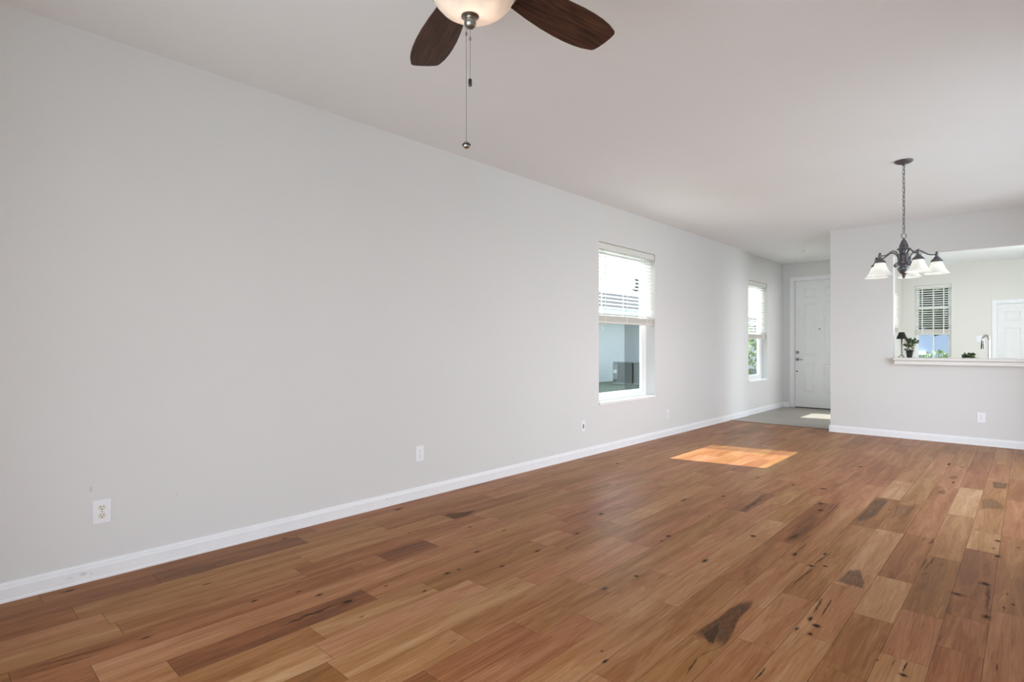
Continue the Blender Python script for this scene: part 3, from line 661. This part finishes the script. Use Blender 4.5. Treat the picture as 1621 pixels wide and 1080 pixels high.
# ================================================================== THINGS
# ---- ceiling fan
FX, FY = 2.122, 1.217
fan = thing('ceiling_fan', 'ceiling fan with dark walnut blades and a glowing alabaster bowl', 'ceiling fan', (FX, FY, H))
mb = MB(); mb.lathe([(.070, H), (.070, H - .012), (.060, H - .040), (.030, H - .062), (.014, H - .066)], (FX, FY, 0), 32); mb.build('canopy', M['nickel'], fan)
mb = MB(); mb.lathe([(.012, H - .06), (.012, 2.575)], (FX, FY, 0), 16); mb.build('downrod', M['nickel'], fan)
mb = MB(); mb.lathe([(.03, 2.59), (.075, 2.575), (.115, 2.545), (.125, 2.50), (.118, 2.455), (.085, 2.43), (.075, 2.40), (.085, 2.385), (.085, 2.362), (.06, 2.35)], (FX, FY, 0), 40); mb.build('motor_housing', M['nickel'], fan)
BZ, BR0, BR1 = 2.380, .17, .648
def blade(ang, parent, pitch=R(-9.5)):
    """one blade: curved sides, angled tip, slight thickness"""
    prof = [(0., .050), (.10, .057), (.25, .069), (.42, .079), (.58, .0840), (.70, .0840), (.80, .0810), (.89, .0745), (.955, .0655), (.985, .0605)]
    tip = [(1.0, .052), (1.008, .035), (1.012, .012), (1.012, -.012), (1.008, -.035), (1.0, -.052)]
    out = [(f, w_) for f, w_ in prof] + tip + [(f, -w_) for f, w_ in reversed(prof)]
    ca, sa = math.cos(ang), math.sin(ang); cp, sp_ = math.cos(pitch), math.sin(pitch)
    def W(f, s, z): 
        r = BR0 + f * (BR1 - BR0); y = s * cp - z * sp_; zz = BZ + s * sp_ + z * cp
        return (FX + r * ca - y * sa, FY + r * sa + y * ca, zz)
    n = len(out); mb = MB()
    top = [W(f, s, .003) for f, s in out]; bot = [W(f, s, -.003) for f, s in out]
    mb.add(top + bot, [tuple(range(n)), tuple(range(2 * n - 1, n - 1, -1))] + [(i, n + i, n + (i + 1) % n, (i + 1) % n) for i in range(n)])
    u0 = ang * 3.1
    mb.uv[0] = [(f * .5 + u0, s) for f, s in out]; mb.uv[1] = [(f * .5 + u0, s) for f, s in reversed(out)]
    b = mb.build('blade', M['blade'], parent)
    mb = MB()
    def Wb(r, s, z): return W((r - BR0) / (BR1 - BR0), s, z)
    mb.tube([(FX + .075 * ca, FY + .075 * sa  , 2.42), Wb(.12, 0, .012), Wb(.165, 0, .010)], [.012, .010, .010], 8)
    n2 = [(.15, .018), (.185, .036), (.205, .034), (.225, .012), (.225, -.012), (.205, -.034), (.185, -.036), (.15, -.018)]
    k = len(n2); mb.add([Wb(r, s, .0035) for r, s in n2] + [Wb(r, s, .008) for r, s in n2], [tuple(range(k)), tuple(range(2 * k - 1, k - 1, -1))] + [(i, k + i, k + (i + 1) % k, (i + 1) % k) for i in range(k)])
    for r, s in ((.19, .02), (.19, -.02), (.212, 0)): mb.lathe([(.005, 0), (.004, -.003), (0, -.004)], Wb(r, s, -.003), 8)
    mb.build('blade_bracket', M['nickel'], parent)
FANG = R(83)
for k in range(5): blade(FANG + k * R(72), fan)
BX, BY = FX + .006, FY + .004
mb = MB()
mb.lathe([(.085, 2.352), (.148, 2.346), (.152, 2.338), (.150, 2.328), (.150, 2.318), (.138, 2.322), (.08, 2.345)], (BX, BY, 0), 40, caps=False); mb.build('light_fitter', M['nickel'], fan)
prof = [(.006, 2.2310), (.030, 2.2320), (.058, 2.2370), (.084, 2.2465), (.107, 2.2610), (.124, 2.2800), (.135, 2.3000), (.141, 2.3210), (.142, 2.333)]
prof = prof + [(r - .004, z + .002) for r, z in reversed(prof)]
mb = MB(); mb.lathe(prof, (BX, BY, 0), 48, caps=False); mb.build('glass_bowl', M['alabaster'], fan)
for k in range(2):
    a = R(20 + 180 * k); p = (BX + .06 * math.cos(a), BY + .06 * math.sin(a), 2.30)
    mb = MB(); mb.lathe([(0, -.028), (.016, -.022), (.022, -.006), (.018, .010), (.011, .020), (.011, .036)], p, 14); mb.build('bulb', M['bulb'], fan)
light('fan_bulb', 'POINT', (BX, BY, 2.292), None, .7, (1.0, .88, .76), .03).parent = None
QX, QY = FX - .0025, FY - .002
mb = MB(); mb.lathe([(.0, 2.238), (.0285, 2.2335), (.0290, 2.2300), (.024, 2.2270), (.0165, 2.2250), (.0155, 2.2230), (.0185, 2.2180), (.0196, 2.2105), (.0178, 2.2020), (.0125, 2.1955), (.005, 2.192), (0, 2.192)], (QX, QY, 0), 28)
mb.build('finial', M['nickel'], fan)
ch = Vector((.7326, -.6807 * 0 + .6807, 0)).normalized()      # direction along the room's cross axis
def chain(x, y, z0, z1, r, parent, joint):
    mb = MB(); z = z0
    mb.tube([(x, y, z0), (x, y, z1)], r * .55, 6)
    n = int((z0 - z1) / .006)
    for i in range(n): mb.lathe([(0, -r), (r * .8, -r * .5), (r, 0), (r * .8, r * .5), (0, r)], (x, y, z0 - (i + .5) * .006), 6)
    if joint: mb.lathe([(0, -.007), (.0030, -.005), (.0034, 0), (.0030, .005), (0, .007)], (x, y, joint), 8)
    return mb.build('pull_chain', M['nickel'], parent)
c1 = chain(QX, QY, 2.194, 2.030, .0014, fan, 2.160)
mb = MB(); mb.lathe([(.0, 2.033), (.003, 2.032), (.0058, 2.0285), (.0058, 2.0105), (.0045, 2.008), (0, 2.008)], (QX, QY, 0), 12); mb.build('pull_fob', M['black_pot'], c1, loc=fan.location)
px_, py_ = QX - .0090, QY - .0083
c2 = chain(px_, py_, 2.200, 1.832, .0014, fan, 2.176)
mb = MB()
pr = [(0, 1.8325)] + [(.0125 * math.cos(R(a)), 1.8185 + .0118 * math.sin(R(a))) for a in range(80, -81, -20)] + [(0, 1.8067)]
mb.lathe(pr, (px_, py_, 0), 20)
mb.lathe([(.0126, 1.8215), (.0136, 1.8200), (.0136, 1.8170), (.0126, 1.8155)], (px_, py_, 0), 20, mi=1)
mb.build('pull_ball', [M['chrome'], M['iron']], c2, loc=fan.location)

# ---- chandelier
KX, KY = 2.661, 5.71
chd = thing('chandelier', 'five-arm pewter chandelier with frosted bell shades on a chain', 'chandelier', (KX, KY, H))
mb = MB(); mb.lathe([(.066, H), (.068, H - .006), (.061, H - .014), (.045, H - .022), (.016, H - .028), (.010, H - .040), (0, H - .042)], (KX, KY, 0), 32); mb.build('canopy', M['pewter'], chd)
mb = MB(); zt, zb = H - .036, 2.128; nl = 15; st = (zt - zb) / nl
for i in range(nl):
    zc = zt - (i + .5) * st; a = math.pi / 2 * (i % 2) + R(-43); ex = Vector((math.cos(a), math.sin(a), 0)); pts = []
    for q in range(14):
        t = 2 * math.pi * q / 14; pts.append(Vector((KX, KY, zc)) + ex * (.0098 * math.cos(t)) + Vector((0, 0, 1)) * ((st * .5 + .0040) * math.sin(t)))
    mb.tube(pts, .0022, 6, closed=True)
mb.tube([(KX + .003 * math.sin(i * .9), KY + .003 * math.cos(i * 1.1), zt + (zb - zt) * i / 24) for i in range(25)], .0016, 5)
mb.build('chain', M['pewter'], chd)
def ringp(c, r, ang, n=18):
    ex = Vector((math.cos(ang), math.sin(ang), 0)); return [Vector(c) + ex * (r * math.cos(2 * math.pi * i / n)) + Vector((0, 0, 1)) * (r * math.sin(2 * math.pi * i / n)) for i in range(n)]
mb = MB(); mb.tube(ringp((KX, KY, 2.104), .0205, R(43)), .0035, 8, closed=True); mb.build('hanging_ring', M['pewter'], chd)
mb = MB()
mb.lathe([(0, 2.086), (0.0068, 2.083), (0.0091, 2.074), (0.0160, 2.064), (0.0251, 2.044), (0.0319, 2.022), (0.0353, 2.004), (0.0376, 2.000), (0.0490, 1.997), (0.0502, 1.991), (0.0410, 1.985), (0.0331, 1.975),
          (0.0319, 1.958), (0.0353, 1.948), (0.0353, 1.930), (0.0376, 1.905), (0.0445, 1.888), (0.0467, 1.874), (0.0410, 1.862), (0.0331, 1.852), (0.0308, 1.842), (0.0388, 1.836), (0.0467, 1.832), (0.0467, 1.824), (0.0422, 1.812),
          (0.0331, 1.796), (0.0205, 1.782), (0.0114, 1.774), (0.0148, 1.768), (0.0114, 1.762), (0.0068, 1.758), (0.0114, 1.753), (0.0114, 1.748), (0, 1.743)], (KX, KY, 0), 28)
mb.build('column', M['pewter'], chd)
SR = .225; cosY, sinY = math.cos(YAW), math.sin(YAW)
def sway(r, a):  # a measured in the camera-level frame used to survey the fixture: across, then away
    la, de = r * math.cos(a), r * math.sin(a)
    return Vector((KX + la * cosY - de * sinY, KY + la * sinY + de * cosY, 0))
def spl(pts, n=8):
    pts = [Vector(p) for p in pts]; out = []
    for i in range(len(pts) - 1):
        p0, p1, p2, p3 = pts[max(i - 1, 0)], pts[i], pts[i + 1], pts[min(i + 2, len(pts) - 1)]
        for k in range(n):
            t = k / n; out.append(.5 * ((2 * p1) + (p2 - p0) * t + (2 * p0 - 5 * p1 + 4 * p2 - p3) * t * t + (3 * p1 - p0 - 3 * p2 + p3) * t ** 3))
    return out + [pts[-1]]
for k in range(5):
    a = R(-100 + 72 * k)
    def A(r, z): return sway(r, a) + Vector((0, 0, z))
    arm = [(.062, 1.862), (.070, 1.878), (.060, 1.888), (.048, 1.878), (.050, 1.858), (.068, 1.846), (.086, 1.858), (.082, 1.884), (.058, 1.905)]
    mb = MB()
    mb.tube(spl([A(.066, 1.872), A(.074, 1.866), A(.076, 1.856), A(.066, 1.849), A(.055, 1.853), A(.049, 1.868), A(.044, 1.890), A(.044, 1.912), A(.052, 1.940), A(.074, 1.966), A(.102, 1.973), A(.132, 1.958), A(.162, 1.938), A(.194, 1.930), A(.222, 1.932)], 6), .0058, 8)
    mb.build('arm', M['pewter'], chd)
    c = A(SR, 0)
    mb = MB(); mb.lathe([(0, 1.956), (.007, 1.953), (.010, 1.946), (.007, 1.940), (.012, 1.936), (.013, 1.922), (.011, 1.914), (.018, 1.908), (.021, 1.900), (.030, 1.890), (.040, 1.880), (.043, 1.872), (.041, 1.868), (.030, 1.868)], c, 24)
    mb.build('shade_holder', M['pewter'], chd)
    o_ = [(.031, 1.872), (.036, 1.868), (.0425, 1.852), (.049, 1.834), (.056, 1.816), (.064, 1.800), (.075, 1.785), (.085, 1.776), (.0905, 1.7715)]
    mb = MB(); mb.lathe(o_ + [(r - .003, z + .0015) for r, z in reversed(o_)], c, 36, caps=False); sh = mb.build('bell_shade', M['bell_glass'], chd)
    mb = MB(); mb.lathe([(.012, 1.868), (.013, 1.850), (.024, 1.830), (.027, 1.815), (.022, 1.800), (.010, 1.790), (0, 1.788)], c, 14); mb.build('bulb', M['bulb'], sh, loc=chd.location)
    light('chandelier_bulb', 'POINT', c + Vector((0, 0, 1.806)), None, 3.0, (1.0, .95, .88), .02)

# ---- window blinds
def blind(name, label, ax, p, u0, u1, ztop, zval, zrail0, zrail1, inward, cat='blind', val=True, pitch=.043, slat_w=.050, tilt=R(11), cord_u=None, vw=.0, group='half raised window blinds'):
    """raised horizontal blind; p = centre plane of the slats, inward = wall normal sign towards the room"""
    def P(d, u, z): return (p + inward * d, u, z) if ax == 'x' else (u, p + inward * d, z)
    root = thing(name, label, cat, P(0, (u0 + u1) / 2, ztop), group)
    mb = MB(); mb.bevbox(P(-.028, u0 + .004, ztop - .045), P(.026, u1 - .004, ztop - .002), .004); mb.build('headrail', M['blind'], root)
    if val:
        mb = MB(); mb.bevbox(P(.030, u0 - vw, zval), P(.042, u1 + vw, ztop - .001), .004); mb.bevbox(P(.0425, u0 - vw, zval + .004), P(.046, u1 + vw, zval + .014), .002); mb.build('valance', M['valance'], root)
    mb = MB(); z = ztop - .062; hw = slat_w / 2
    while z > zrail1 + .012:
        prof = []
        for q in range(5):
            s = -1 + q * .5; d = s * hw * math.cos(tilt); zz = z + s * hw * math.sin(tilt) + .0025 * (1 - s * s); prof.append((d, zz))
        prof = prof + [(d, zz - .0028) for d, zz in reversed(prof)]
        mb.extrude(prof, P(0, u0 + .006, 0), P(0, u1 - .006, 0), Vector(P(1, 0, 0)) - Vector(P(0, 0, 0)), (0, 0, 1)); z -= pitch
    mb.build('slats', M['blind'], root)
    mb = MB(); nst = 9; hh = (zrail1 - zrail0 - .022) / nst
    mb.bevbox(P(-.026, u0 + .006, zrail0), P(.026, u1 - .006, zrail0 + .020), .004)
    for i in range(nst): mb.box(P(-.025, u0 + .006, zrail0 + .021 + i * hh), P(.025, u1 - .006, zrail0 + .021 + (i + .72) * hh))
    mb.build('bottom_rail', M['rail'], root)
    w_ = u1 - u0
    for f in ((.13, .5, .87) if w_ > .8 else (.2, .8)):
        mb = MB()
        for d in (-.027, .027): mb.box(P(d - .0008, u0 + f * w_ - .006, zrail0 + .002), P(d + .0008, u0 + f * w_ + .006, ztop - .045))
        mb.build('ladder_tape', M['blind'], root)
    if cord_u:
        mb = MB(); mb.tube([P(.034, cord_u, zval + .01), P(.034, cord_u, zrail0 - .05)], .0012, 5); mb.lathe([(0, .014), (.003, .012), (.007, -.008), (.006, -.014), (0, -.015)], P(.034, cord_u, zrail0 - .055), 10); mb.build('pull_cord', M['blind'], root)
    return root
blind('window_blind', 'white blind half raised in the long left wall window', 'x', -.052, W1[0] + .006, W1[1] - .006, 2.313, 2.243, 1.425, 1.505, 1, cord_u=W1[0] + .10)
blind('window_blind', 'white blind half raised in the narrow foyer window', 'x', -.085, W2[0] + .006, W2[1] - .006, 2.283, 2.215, 1.29, 1.37, 1, val=True)
blind('window_blind', 'white blind half raised in the kitchen window above the black pot', 'y', 13.635, W3[0] + .006, W3[1] - .006, 2.358, 2.30, 1.385, 1.50, -1, pitch=.0445, tilt=R(17))
blind('window_blind', 'white blind in the bright kitchen side window behind the lamp', 'x', 1.532, W4[0] + .006, W4[1] - .006, 2.278, 2.22, 1.44, 1.52, 1, tilt=R(30))

# ---- outlets
def outlet(name, label, cat, loc, rz, wd, ht, face, slots, group=None):
    """duplex outlet, modelled on the plane x=0 facing +x"""
    root = thing(name, label, cat, loc, group); root['_abs'] = 0; root.rotation_euler = (0, 0, rz)
    mb = MB(); mb.bevbox((0, -wd / 2, -ht / 2), (.006, wd / 2, ht / 2), .003); mb.build('cover_plate', M['plate'], root)
    for s in (1, -1):
        zc = s * .0205; mb = MB(); pts = []
        for q in range(28):
            t = 2 * math.pi * q / 28; pts.append((.0172 * math.cos(t), max(-.0145, min(.0145, .0172 * math.sin(t)))))
        n = len(pts); mb.add([(.006, a, b + zc) for a, b in pts] + [(.0085, a * .96, b * .96 + zc) for a, b in pts], [tuple(range(n, 2 * n))] + [(i, (i + 1) % n, n + (i + 1) % n, n + i) for i in range(n)])
        rc = mb.build('receptacle', face, root)
        mb = MB()
        for a, hh in ((-.0065, .0042), (.0065, .0036)): mb.box((.0080, a - .0013, zc + .0045 - hh), (.0090, a + .0013, zc + .0045 + hh))
        mb.lathe([(.0027, .0080), (.0027, .0090)], (0, 0, zc - .0070), 10, axis='X'); mb.build('slots', slots, rc)
    mb = MB(); mb.lathe([(.003, .006), (.003, .0072), (0, .0078)], (0, 0, 0), 10, axis='X'); mb.build('screw', M['nickel'], root)
    return root
G = 'wall outlets'
o1 = outlet('wall_outlet', 'almond outlet in a wide white plate, nearest on left wall', 'outlet', (0, .645, .335), 0, .078, .120, M['almond'], M['slot'], G)
o2 = outlet('wall_outlet', 'all-white outlet on the long left wall, left of its window', 'outlet', (0, 2.648, .343), 0, .078, .118, M['plate'], M['nickel'], G)
dup(o2, (0, 6.665, .28), 0, 'white outlet on the left wall between the window and foyer')
dup(o2, (3.03, HY0, .328), R(-90), 'white outlet on the wall beneath the pass-through ledge')
root = thing('wall_jack', 'small white jack plate low on the wall under the window', 'wall plate', (0, 4.79, .325)); root['_abs'] = 0
mb = MB(); mb.bevbox((0, -.036, -.056), (.006, .036, .056), .003); mb.build('cover_plate', M['plate'], root)
mb = MB(); mb.bevbox((.006, -.010, -.022), (.0085, .010, .022), .001); mb.build('jack', M['nickel'], root)
root = thing('light_switch', 'white switch plate on the kitchen wall left of the faucet', 'light switch', (2.78, 13.6, 1.30)); root['_abs'] = 0
mb = MB(); mb.bevbox((-.058, -.006, -.058), (.058, 0, .058), .003); mb.build('cover_plate', M['plate'], root)
for x in (-.023, .023):
    mb = MB(); mb.bevbox((x - .016, -.0095, -.032), (x + .016, -.006, .032), .002); mb.build('rocker', M['plate'], root)

# ---- smoke detector
sd = thing('smoke_detector', 'small round white detector on the foyer ceiling', 'smoke detector', (.70, 9.93, H))
mb = MB(); mb.lathe([(.066, H), (.066, H - .012), (.060, H - .016)], (.70, 9.93, 0), 28); mb.build('base_ring', M['plate'], sd)
mb = MB(); mb.lathe([(.058, H - .014), (.056, H - .026), (.046, H - .034), (.020, H - .037), (0, H - .037)], (.70, 9.93, 0), 28); mb.build('cover', M['almond'], sd)

# ---- pass-through ledge
LX0, LX1 = 2.178, 4.24
lg = thing('bar_ledge', 'pale ledge along the bottom of the pass-through opening', 'ledge', (LX0, HY0, .93))
mb = MB(); mb.bevbox((LX0, 8.415, .986), (LX1, HY0, 1.020), .008); mb.bevbox((OX0 + .001, HY0, .986), (OX1 - .001, 8.80, 1.020), .004); mb.build('top', M['ledge'], lg)
mb = MB(); mb.bevbox((LX0 + .012, 8.448, .938), (LX1, HY0, .985), .006); mb.extrude([(0, 0), (.012, 0), (.012, .010), (0, .012)], (LX0 + .012, 8.448, .938), (LX1, 8.448, .938), (0, -1, 0), (0, 0, 1)); mb.build('apron', M['ledge'], lg)

# ---- lamp on the ledge
lx, ly, lz = 2.258, 8.535, 1.020
lp = thing('table_lamp', 'small table lamp with black cone shade on the ledge end', 'table lamp', (lx, ly, lz))
mb = MB(); sh = [(.0285, lz + .322), (.0590, lz + .238)]
mb.lathe(sh + [(.0575, lz + .238), (.0270, lz + .322)], (lx, ly, 0), 32, caps=False); mb.build('lamp_shade', M['black_cloth'], lp)
mb = MB(); pf = [(.010, lz + .022)]
for i in range(9):
    z = lz + .03 + i * .023; pf += [(.0060, z), (.0120, z + .0115)]
pf += [(.0045, lz + .240), (.006, lz + .250), (.006, lz + .285), (0, lz + .287)]
mb.lathe(pf, (lx, ly, 0), 16); mb.build('stem', M['chrome'], lp)
mb = MB()
for k in range(3):
    a = R(-43 + 120 * k); d = Vector((math.cos(a), math.sin(a), 0)); o = Vector((lx, ly, lz))
    mb.tube([o + Vector((0, 0, .032)), o + d * .014 + Vector((0, 0, .028)), o + d * .030 + Vector((0, 0, .014)), o + d * .044 + Vector((0, 0, .005))], [.009, .008, .006, .005], 8)
mb.build('base', M['chrome'], lp)

# ---- foliage helper: many small pointed leaves in one mesh
def leaves(mb, rg, c, rad, n, size, mi=0, up=.3, squash=(1, 1, 1), shell=.55):
    for _ in range(n):
        while True:
            v = Vector((rg.uniform(-1, 1), rg.uniform(-1, 1), rg.uniform(-1, 1)))
            if 0.02 < v.length <= 1: break
        v = v.normalized() * (shell + (1 - shell) * rg.random())
        p = Vector(c) + Vector((v.x * squash[0], v.y * squash[1], v.z * squash[2])) * rad
        d = (v + Vector((rg.uniform(-.6, .6), rg.uniform(-.6, .6), up + rg.uniform(-.5, .5)))).normalized(); s = d.orthogonal().normalized()
        q = rg.uniform(0, 6.28); s = (s * math.cos(q) + d.cross(s) * math.sin(q)); l = size * rg.uniform(.7, 1.3); w_ = l * .36; up_ = d.cross(s) * (l * .10)
        mb.add([p, p + d * l * .5 + s * w_ + up_, p + d * l, p + d * l * .5 - s * w_ + up_, p + d * l * .5], [(0, 1, 4), (1, 2, 4), (2, 3, 4), (3, 0, 4)], mi)
rg = random.Random(21)
px, py, pz = 2.322, 8.67, 1.020
pp = thing('potted_plant', 'leafy plant with white blooms in a black pot on ledge', 'potted plant', (px, py, pz))
mb = MB(); mb.lathe([(.026, pz), (.028, pz), (.040, pz + .086), (.042, pz + .092), (.038, pz + .092), (.035, pz + .078), (0, pz + .078)], (px, py, 0), 28); mb.build('pot', M['black_pot'], pp)
mb = MB(); mb.lathe([(.0355, pz + .079), (.02, pz + .084), (0, pz + .085)], (px, py, 0), 16); mb.build('soil', M['soil'], pp)
mb = MB(); tips = []
for k in range(16):
    a = rg.uniform(0, 6.28); r = rg.uniform(.01, .075); z = pz + rg.uniform(.13, .225); b = Vector((px, py, pz + .082)); t = Vector((px + r * math.cos(a), py + r * math.sin(a), z)); tips.append(t)
    mb.tube([b, b.lerp(t, .5) + Vector((0, 0, .012)), t], .0013, 5)
mb.build('stems', M['stem'], pp)
mb = MB()
for t in tips: leaves(mb, rg, t, .020, 15, .028)
leaves(mb, rg, (px, py, pz + .125), .040, 80, .030)
mb.build('foliage', M['leaf'], pp)
for d in ((-.052, -.02, .205), (-.040, -.03, .190), (.010, -.03, .178), (.020, -.035, .170), (-.030, -.04, .125), (.012, -.045, .120), (.045, -.03, .14)):
    mb = MB(); c = Vector((px, py, pz)) + Vector((d[0] * .8, d[1] + d[0] * .55, d[2]))
    for q in range(7):
        a = q * .9; mb.add([c, c + Vector((.013 * math.cos(a), -.004, .013 * math.sin(a))), c + Vector((.018 * math.cos(a + .3), -.008, .018 * math.sin(a + .3))), c + Vector((.013 * math.cos(a + .6), -.004, .013 * math.sin(a + .6)))], [(0, 1, 2, 3)])
    mb.build('bloom', M['petal'], pp)

# ---- kitchen counter with sink plant and faucet
cb = thing('base_cabinet', 'kitchen base cabinet behind the half wall', 'cabinet', (3.0, 8.66, 0))
mb = MB(); mb.box((2.2, HY1 + .002, .10), (4.2, 9.24, .868)); mb.box((2.2, HY1 + .002, 0), (4.2, 9.18, .10)); mb.build('carcass', M['cabinet'], cb)
for i in range(4):
    x0 = 2.21 + i * .5; mb = MB(); mb.bevbox((x0, 9.242, .12), (x0 + .48, 9.262, .86), .004); d = mb.build('door', M['cabinet'], cb)
    mb = MB(); mb.tube([(x0 + .05, 9.263, .70), (x0 + .05, 9.285, .71), (x0 + .05, 9.285, .80), (x0 + .05, 9.263, .81)], .005, 8); mb.build('handle', M['nickel'], d, loc=cb.location)
mb = MB(); mb.bevbox((2.18, HY1 + .002, .870), (4.22, 9.29, .908), .006)
tag(mb.build('countertop', M['counter'], loc=(2.18, HY1, .870)), 'kitchen countertop behind the pass-through ledge', 'countertop')
fx, fy, fz = 3.085, 8.93, .908
fc = thing('kitchen_faucet', 'gooseneck faucet with dark spray head behind the ledge', 'faucet', (fx, fy, fz))
fd = Vector((-.9, .35, 0)).normalized()
mb = MB(); mb.lathe([(.027, fz), (.027, fz + .012), (.020, fz + .020), (.018, fz + .055)], (fx, fy, 0), 20); mb.build('base', M['chrome'], fc)
b = Vector((fx, fy, fz)); Z = Vector((0, 0, 1)); pts = [b + Z * .05, b + Z * .20, b + Z * .32]
for i in range(1, 13):
    t = math.pi * i / 12; pts.append(b + Z * (.32 + .056 * math.sin(t) * 1.25) + fd * (.034 * (1 - math.cos(t))))
mb = MB(); mb.tube(pts, .0125, 12); mb.build('spout', M['chrome'], fc)
e = pts[-1]
mb = MB(); mb.tube([e + Z * .004, e - Z * .02, e - Z * .03], .0135, 12); mb.tube([e - Z * .03, e - Z * .075, e - Z * .098], [.014, .018, .017], 14); mb.build('spray_head', M['dark_chrome'], fc)
mb = MB(); mb.tube([b + Z * .04, b + Z * .045 + Vector((.03, .01, 0)), b + Z * .085 + Vector((.075, .02, 0))], [.008, .007, .005], 8); mb.build('lever', M['chrome'], fc)
sx_, sy_ = 2.885, 8.98
sp = thing('sink_plant', 'low bushy green plant peeking over the ledge near faucet', 'potted plant', (sx_, sy_, .908))
mb = MB(); mb.lathe([(.034, .908), (.045, .985), (.047, .990), (.042, .990), (.040, .980), (0, .980)], (sx_, sy_, 0), 24); mb.build('pot', M['black_pot'], sp)
mb = MB(); leaves(mb, rg, (sx_, sy_, 1.028), .046, 60, .040, squash=(1.15, 1.15, .6), up=.6, shell=.3); leaves(mb, rg, (sx_ + .045, sy_ + .02, 1.04), .020, 10, .042, up=.8); mb.build('foliage', M['leaf'], sp)
mb = MB(); leaves(mb, rg, (sx_ - .01, sy_ - .01, 1.035), .055, 34, .036, squash=(1, 1, .7)); mb.build('pale_foliage', M['leaf_pale'], sp)

# ================================================================== OUTSIDE
mb = MB(); mb.add([(-60, -30, -.16), (40, -30, -.16), (40, 80, -.16), (-60, 80, -.16)], [(0, 1, 2, 3)])
tag(mb.build('ground', M['grass']), 'green lawn outside the windows', 'ground', kind='structure')
nh = thing('neighbour_house', 'grey-green neighbouring house seen through the left wall window', 'house', (-8, 18, -.16))
mb = MB(); mb.box((-14, 6, -.16), (-8, 34, 2.36)); mb.build('wall', M['stucco'], nh)
mb = MB(); mb.bevbox((-14.1, 5.6, 2.30), (-7.55, 34.4, 2.52), .01); mb.build('fascia', M['stucco_trim'], nh)
mb = MB(); mb.extrude([(-7.5, 2.52), (-14.1, 2.52), (-14.1, 4.1), (-13.9, 4.15)], (0, 5.5, 0), (0, 34.5, 0), (1, 0, 0), (0, 0, 1)); mb.build('roof', M['shingle'], nh)
ac = thing('air_conditioner', 'grey outdoor air conditioner unit standing outside the left window', 'air conditioner', (-6.7, 16.6, -.16))
ax0, ax1, ay0, ay1, az = -7.05, -6.30, 16.45, 17.20, .62
mb = MB(); mb.box((ax0 + .03, ay0 + .03, -.10), (ax1 - .03, ay1 - .03, az - .05)); mb.build('coil', M['ac_dark'], ac)
mb = MB()
for i in range(15):
    f = i / 14
    for (p, q) in (((ax0 + f * (ax1 - ax0), ay0), 'y'), ((ax0 + f * (ax1 - ax0), ay1), 'y'), ((ax0, ay0 + f * (ay1 - ay0)), 'x'), ((ax1, ay0 + f * (ay1 - ay0)), 'x')):
        mb.box((p[0] - .014, p[1] - .014, -.10), (p[0] + .014, p[1] + .014, az - .05))
mb.build('louvred_casing', M['ac_metal'], ac)
mb = MB(); mb.bevbox((ax0 - .02, ay0 - .02, az - .05), (ax1 + .02, ay1 + .02, az), .015); mb.build('top_cover', M['ac_metal'], ac)
mb = MB(); mb.bevbox((ax0 - .03, ay0 - .03, -.16), (ax1 + .03, ay1 + .03, -.10), .01); mb.build('base_pan', M['ac_metal'], ac)
mb = MB(); mb.bevbox((ax0 - .03, ay0 - .022, .02), (ax0 + .16, ay0 - .006, az - .06), .004); pn = mb.build('service_panel', M['ac_metal'], ac)
mb = MB(); mb.box((ax0 + .0, ay0 - .026, .22), (ax0 + .13, ay0 - .0222, .34)); mb.build('data_plate', M['ac_label'], pn, loc=ac.location)
def tree(name, label, x, y, r, zc, n, size, m, zt=None, cat='tree', sq=(1, 1, 1), seed=1):
    g = random.Random(seed); t = thing(name, label, cat, (x, y, -.16), 'shrubs below the kitchen window' if name == 'garden_shrub' else None)
    mb = MB(); mb.tube([(x, y, -.16), (x + .05, y, (zc - r * .3) * .5), (x, y + .05, zc)], [.05 * r + .03, .04 * r + .02, .02 * r + .01], 8); mb.build('trunk', M['bark'], t)
    mb = MB(); leaves(mb, g, (x, y, zc), r, n, size, squash=sq, shell=.35); mb.build('foliage', m, t)
tree('palm_bush', 'dark feathery tree top rising behind the neighbouring roof', -15.1, 32.85, .5, 5.1, 160, .40, M['foliage'], seed=4)
tree('shade_tree', 'dark tree in front of the blue house, behind kitchen blind', 2.75, 19.5, 2.25, 3.78, 7000, .34, M['foliage'], sq=(1.5, .8, .98), seed=6)
tree('garden_shrub', 'pale green shrub below the kitchen window, on the right', 1.98, 15.6, .42, .62, 500, .11, M['shrub'], cat='shrub', seed=7)
tree('garden_shrub', 'pale green shrub below the kitchen window, on the left', 1.15, 16.6, .34, .56, 300, .11, M['shrub'], cat='shrub', seed=8)
tree('porch_shrub', 'green shrub outside the narrow foyer window', -.95, 11.82, .40, 1.0, 260, .12, M['shrub'], cat='shrub', seed=9, sq=(.8, 1, 1.6))
bh = thing('blue_house', 'blue house front across the street, behind the kitchen window', 'house', (1, 24, -.16))
mb = MB(); mb.box((-1.8, 24, -.16), (8, 30, 3.0)); mb.build('wall', M['blue_siding'], bh)
mb = MB(); mb.box((-2, 23.7, 3.0), (8.2, 30.2, 3.15)); mb.extrude([(23.6, 3.15), (30.3, 3.15), (27, 5.2)], (-2, 0, 0), (8.2, 0, 0), (0, 1, 0), (0, 0, 1)); mb.build('roof', M['shingle'], bh)
mb = MB(); mb.box((-1.8, 23.90, .84), (.84, 23.995, .98)); mb.build('trim_band', M['stucco_trim'], bh)

for o in C.objects:
    if '_abs' in o: del o['_abs']
